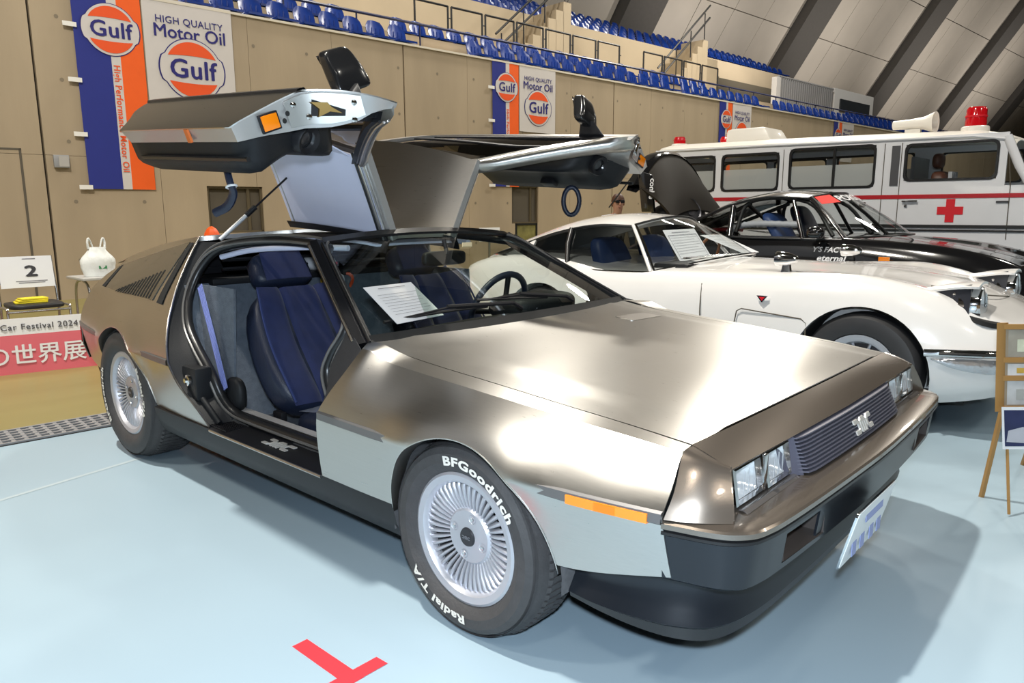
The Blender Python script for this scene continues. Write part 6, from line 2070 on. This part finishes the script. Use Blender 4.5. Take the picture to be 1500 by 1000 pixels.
# ---- low table with a plastic carrier bag
tb = empty('folding_table', (-6.2, .55, 0)); tag(tb, 'grey topped folding table with bent steel legs against the wall side', 'table')
box('table_top', (-6.2, .52, .615), (.45, .80, .025), mat('pale_table_top', (.48, .47, .45), .4), tb, bevel=.006)
for y in (.18, .86):
    tube('leg', spline([(-6.02, y, 0), (-6.0, y, .35), (-6.05, y, .55), (-6.2, y, .60)], 5), .012, TUB, tb, 8)
    tube('leg', spline([(-6.38, y, 0), (-6.40, y, .35), (-6.35, y, .55), (-6.2, y, .60)], 5), .012, TUB, tb, 8)
tube('brace', spline([(-6.0, .18, .50), (-6.02, .25, .34), (-6.02, .40, .32), (-6.0, .45, .52), (-6.05, .46, .60)], 5), .010, TUB, tb, 8)
rows = []
for i, t in enumerate(lin(0, 1, 10)):
    z = .63 + .27 * t
    rr = (.125 + .02 * math.sin(t * 3)) * (1 - .45 * sst(.5, 1, t))
    rows.append([(-6.15 + rr * .62 * math.cos(a) * (1 + .10 * math.sin(5 * a + 3 * t)), .32 + rr * math.sin(a) * (1 + .08 * math.sin(4 * a + 5 * t)), z) for a in lin(0, 2 * math.pi, 25)[:-1]])
PB = mat('white_polythene', (.78, .80, .78), .35, var=.03, bump=.6, bscale=18)
bag = grid('carrier_bag', rows, PB, None, cv=True, out=(-6.15, .32, .75), caps=True, smooth=60); tag(bag, 'white plastic carrier bag with knotted handles standing on the table', 'bag')
for s in (-1, 1):
    tube('bag_handle', spline([(-6.15, .32 + s * .07, .885), (-6.15, .32 + s * .075, .945), (-6.15, .32 + s * .062, .985), (-6.15, .32 + s * .04, .93), (-6.15, .32 + s * .03, .885)], 5), [.022 - .0006 * k for k in range(21)], PB, bag, 8, sx=.5)
prism('bag_print', [(-.035, 0), (.035, .0), (.035, .03), (-.035, .03)], lambda u, v, d: (-6.062 + d, .33 + u, .70 + v), 0, .004, mat('green_print', (.05, .25, .10), .6), bag)

# ---- exhibition banner standing on the floor
BA, BB = Vector((-5.647, -3.0, 0)), Vector((-4.955, -.06, 0))
bd = (BB - BA).normalized(); bn = Vector((bd.y, -bd.x, 0))
def BN(u, z, d=0): return BA + bd * u + bn * d + Vector((0, 0, z))
LB = (BB - BA).length
fb = empty('exhibition_banner', BA); tag(fb, 'pink and white banner reading Car Festival 2024 along the drain', 'banner')
grid('pink_field', [[BN(u, z, 0) for z in (0, .1, .2, .302)] for u in lin(0, LB, 34)], mat('banner_pink_red', (.76, .15, .19), .6, var=.12, vscale=2.5), fb, thick=.003, out=BN(.5, .2, -2))
grid('white_field', [[BN(u, z, 0) for z in (.302, .36, .43)] for u in lin(0, LB, 34)], mat('banner_clean_white', (.86, .85, .87), .6), fb, thick=.003, out=BN(.5, .2, -2))
text('event_lettering', 'Car Festival 2024', lambda u, z: BN(LB - .205 + u, .342 + z, .003), mat('banner_grey_ink', (.09, .085, .09), .6), fb, size=.064, dup=.016, align='RIGHT', spacing=1.12)
text('title_lettering', 'の世界展', lambda u, z: BN(LB - .165 + u, .085 + z, .003), mat('banner_clean_white'), fb, size=.168, dup=.016, align='RIGHT')
# orange lamp cover standing behind the silver car
oc = lathe('orange_safety_cone', [(.0, 1.06), (.02, 1.055), (.055, 1.03), (.085, .98), (.10, .9), (.16, .05), (.20, .045), (.20, 0)], (0, 0, 1), (-6.84, 1.79, 0), mat('cone_orange', (.80, .10, .01), .4), None, 8, smooth=20)
tag(oc, 'bright orange safety cone standing behind the roof of the silver car', 'cone')

# ---- red floor tape
RT = mat('red_floor_tape', (.72, .04, .055), .45)
t1 = hexa('floor_tape', [(-.319, -1.242, .0005), (-.05, -1.242, .0005), (-.05, -1.191, .0005), (-.319, -1.193, .0005), (-.319, -1.242, .0012), (-.05, -1.242, .0012), (-.05, -1.191, .0012), (-.319, -1.193, .0012)], RT)
tag(t1, 'longer red tape strip on the blue floor before the front wheel', 'tape')
t2 = hexa('floor_tape', [(-.10, -1.40, .0012), (-.052, -1.40, .0012), (-.05, -1.111, .0012), (-.097, -1.113, .0012), (-.10, -1.40, .002), (-.052, -1.40, .002), (-.05, -1.111, .002), (-.097, -1.113, .002)], RT)
tag(t2, 'shorter red tape strip crossing the other tape strip on the floor', 'tape')

# ---- framed photo board and print in front of the white coupe
fs_ = empty('photo_board', (1.05, 1.35, 0)); tag(fs_, 'wooden framed board of car photographs on the edge of the picture', 'display board')
OAK = mat('oak_frame', (.36, .19, .055), .5, var=.2, vscale=14, stretch=(1, 1, .2))
def FB(u, v, d): return Vector((.938 + u * .62 + .035 * (1 - v / .5) + d * -.4, 1.20 + u * .55 - .10 * v * 0 + d * -.9, .43 + v * .92))
FBn = .02
def fbox(nm, u0, u1, v0, v1, d0, d1, mt, par):
    P8 = [FB(u, v, d) for d in (d0, d1) for u, v in ((u0, v0), (u1, v0), (u1, v1), (u0, v1))]
    return hexa(nm, P8, mt, par)
fbox('backing', 0, .6, 0, .37, -.012, 0, mat('board_backing', (.30, .24, .17), .7), fs_)
fbox('frame_side', -.005, .03, -.01, .38, -.015, .012, OAK, fs_)
for v in (0, .135, .215, .36):
    fbox('frame_rail', .0, .6, v - .008, v + .014, -.015, .011, OAK, fs_)
for v0, v1, c1, c2 in ((.23, .35, (.30, .27, .22), (.55, .56, .42)), (.15, .20, (.62, .60, .58), (.5, .32, .06)), (.02, .125, (.5, .5, .5), (.35, .35, .33))):
    pg = fbox('photograph', .045, .56, v0, v1, .0, .003, mat('photo_%d' % int(v0 * 100), c1, .35, var=.5, vscale=9), fs_)
    fbox('pictured_car', .09, .35, v0 + .2 * (v1 - v0), v0 + .65 * (v1 - v0), .003, .0045, mat('photo_car_%d' % int(v0 * 100), c2, .35, var=.4, vscale=14), pg)
tube('easel_leg', [FB(.0, 0, -.03), Vector((.93, 1.35, 0))], .012, OAK, fs_, 6)
tube('easel_leg', [FB(.58, .0, -.03), Vector((1.35, 1.62, 0))], .012, OAK, fs_, 6)
tube('easel_leg', [FB(.3, .3, -.03), Vector((1.0, 1.95, 0))], .012, OAK, fs_, 6)
def PR(u, v, d): return Vector((.99 + u * .62 + .02 * (1 - v / .17), 1.16 + u * .55 - d * .9, .28 + v))
pr = prism('photo_print', [(0, 0), (.3, 0), (.3, .17), (0, .17)], PR, 0, .003, mat('print_border', (.72, .73, .76), .4), None)
tag(pr, 'white bordered blue photo print hung below the wooden photo board', 'photo')
prism('print_picture', [(.012, .012), (.29, .012), (.29, .158), (.012, .158)], PR, .003, .004, mat('blue_night_photo', (.02, .025, .08), .3, var=.6, vscale=12), pr)
prism('pictured_car', [(.02, .03), (.2, .02), (.2, .075), (.10, .09), (.03, .075)], PR, .004, .005, mat('pale_pictured_car', (.42, .43, .48), .4, var=.2), pr)
tube('print_stay', [PR(.02, .01, -.01), PR(.02, -.27, -.01)], .006, OAK, pr, 6)

# ---- papers and picture by the wall
def lean(name, s0, s1, z0, z1, mt, lab, cat, n=-.6):
    o = wbox(name, s0, s1, n, n + .02, z0, z1, mt, bevel=.004); tag(o, lab, cat); return o
nb = lean('notice_sheet', 9.65, 10.2, .60, .875, PAPER, 'white notice sheet by the wall over the silver roof', 'notice')
wbox('notice_stand', 9.9, 9.95, -.59, -.57, 0, .6, TUB, nb)
pb = lean('framed_picture', 10.65, 11.25, .55, .93, mat('green_brown_picture', (.22, .20, .07), .5, var=.8, vscale=6), 'small green and brown picture board near the wall', 'picture')
v, f = multi([wboxv(10.63, 11.27, -.62, -.6, .91, .95), wboxv(10.63, 10.67, -.62, -.6, .53, .95), wboxv(11.23, 11.27, -.62, -.6, .53, .95)])
mesh('picture_frame', v, f, BLKR, pb)
wbox('picture_easel', 10.93, 10.97, -.58, -.55, 0, .6, BLKR, pb)

# ---- person by the wall, leaning forward so that the head shows above the white coupe
def person():
    d = Vector((-.558, .83, .008)).normalized()
    hd = CAMP + d * 10.6
    H = hd.copy()                      # head centre
    fwd = Vector((.75, -.55, 0)).normalized()
    sd = Vector((fwd.y, -fwd.x, 0))
    hip = Vector((H.x, H.y, .80)) - fwd * .22
    nk = H - Vector((0, 0, .17)) - fwd * .03
    chest = hip.lerp(nk, .62)
    V_ = [hip, hip.lerp(chest, .5), chest, nk, H - Vector((0, 0, .10)), H - Vector((0, 0, .03)), H + Vector((0, 0, .055)), H + Vector((0, 0, .10))]
    Rr = [.15, .145, .155, .06, .062, .083, .088, .055]
    E_ = [(i, i + 1) for i in range(7)]
    for s in (-1, 1):
        k = len(V_)
        V_ += [hip + sd * s * .10 + Vector((0, 0, -.08)), Vector((hip.x, hip.y, .46)) + sd * s * .12 + fwd * .06, Vector((hip.x, hip.y, .08)) + sd * s * .12, Vector((hip.x, hip.y, .04)) + sd * s * .13 + fwd * .16]
        Rr += [.10, .07, .045, .04]
        E_ += [(0, k), (k, k + 1), (k + 1, k + 2), (k + 2, k + 3)]
        k = len(V_)
        sh = chest.lerp(nk, .62) + sd * s * .19
        V_ += [sh, sh + Vector((0, 0, -.27)) + sd * s * .06 - fwd * .02, sh + Vector((0, 0, -.46)) + sd * s * .02 + fwd * .16, sh + Vector((0, 0, -.53)) + fwd * .24]
        Rr += [.065, .048, .036, .03]
        E_ += [(2, k), (k, k + 1), (k + 1, k + 2), (k + 2, k + 3)]
    me = bpy.data.meshes.new('person')
    me.from_pydata([tuple(v) for v in V_], E_, [])
    o = bpy.data.objects.new('person', me); COL.objects.link(o)
    md = o.modifiers.new('skin', 'SKIN')
    bpy.context.view_layer.update()
    for i, sv in enumerate(me.skin_vertices[0].data):
        sv.radius = (Rr[i], Rr[i]); sv.use_root = (i == 0)
    s2 = o.modifiers.new('smooth', 'SUBSURF'); s2.levels = 2; s2.render_levels = 2
    bpy.context.view_layer.update()
    me2 = bpy.data.meshes.new_from_object(o.evaluated_get(bpy.context.evaluated_depsgraph_get()))
    o.modifiers.clear(); o.data = me2
    # colour by height: skin above the collar, grey shirt, dark trousers
    SK = mat('skin', (.42, .22, .15), .55, var=.05); SHIRT = mat('pale_grey_shirt', (.42, .41, .42), .8, var=.05); TR = mat('dark_trousers', (.03, .035, .05), .8)
    for m_ in (SK, SHIRT, TR): me2.materials.append(m_)
    hands = [V_[15], V_[23]] if len(V_) > 23 else []
    for p in me2.polygons:
        c = p.center
        near_hand = any((c - h).length < .09 for h in hands)
        p.material_index = 0 if (c.z > nk.z + .02 or near_hand) else (1 if c.z > .84 else 2)
    me2.shade_smooth()
    tag(o, 'person with brown hair and sunglasses standing beyond the white coupe', 'person')
    hair = []
    for t in lin(0, 1, 8):
        z = H.z + .045 + .085 * t
        r = .098 * math.sqrt(max(1 - (t * .93) ** 2, 0)) + .004
        hair.append([H + fwd * (math.cos(a) * r * 1.02 - .008) + sd * (math.sin(a) * r * .95) + Vector((0, 0, z - H.z - (.10 * (1 - t) * (1 - math.cos(a)) / 2))) for a in lin(0, 2 * math.pi, 21)[:-1]])
    grid('hair', hair, mat('brown_hair', (.07, .025, .012), .55, var=.3, vscale=40), o, cv=True, out=tuple(H), caps=True, smooth=180)
    for s in (-1, 1):
        superbox('sunglass_lens', lambda u, v, w: H + fwd * (.088 + .006 * u) + sd * (s * .036 + .030 * v) + Vector((0, 0, .022 + .021 * w)), BLACK, o, p=3)
        tube('sunglass_arm', [H + fwd * .085 + sd * s * .066 + Vector((0, 0, .03)), H - fwd * .01 + sd * s * .092 + Vector((0, 0, .025))], .004, BLACK, o, 5)
        superbox('ear', lambda u, v, w: H - fwd * .005 + sd * s * .09 + fwd * (.018 * u) + sd * (.01 * v) + Vector((0, 0, -.005 + .03 * w)), SK, o, p=2)
        # hand: palm, four fingers, thumb
        hb = (hands[0] if s < 0 else hands[1]) if hands else hip
        for q in range(4):
            b = hb + sd * (q - 1.5) * .019
            tube('finger', [b, b + fwd * .05 - Vector((0, 0, .02)), b + fwd * (.075 + .008 * (q in (1, 2))) - Vector((0, 0, .05))], [.010, .009, .007], SK, o, 6)
        tube('thumb', [hb - sd * s * .03, hb - sd * s * .05 + fwd * .03, hb - sd * s * .05 + fwd * .055 - Vector((0, 0, .01))], [.011, .010, .008], SK, o, 6)
    superbox('nose', lambda u, v, w: H + fwd * (.092 + .016 * u) + sd * (.012 * v) + Vector((0, 0, -.012 + .026 * w)), SK, o, p=2)
    superbox('mouth', lambda u, v, w: H + fwd * (.078 + .006 * u) + sd * (.022 * v) + Vector((0, 0, -.055 + .006 * w)), mat('lips', (.32, .12, .09), .5), o, p=2)


person()
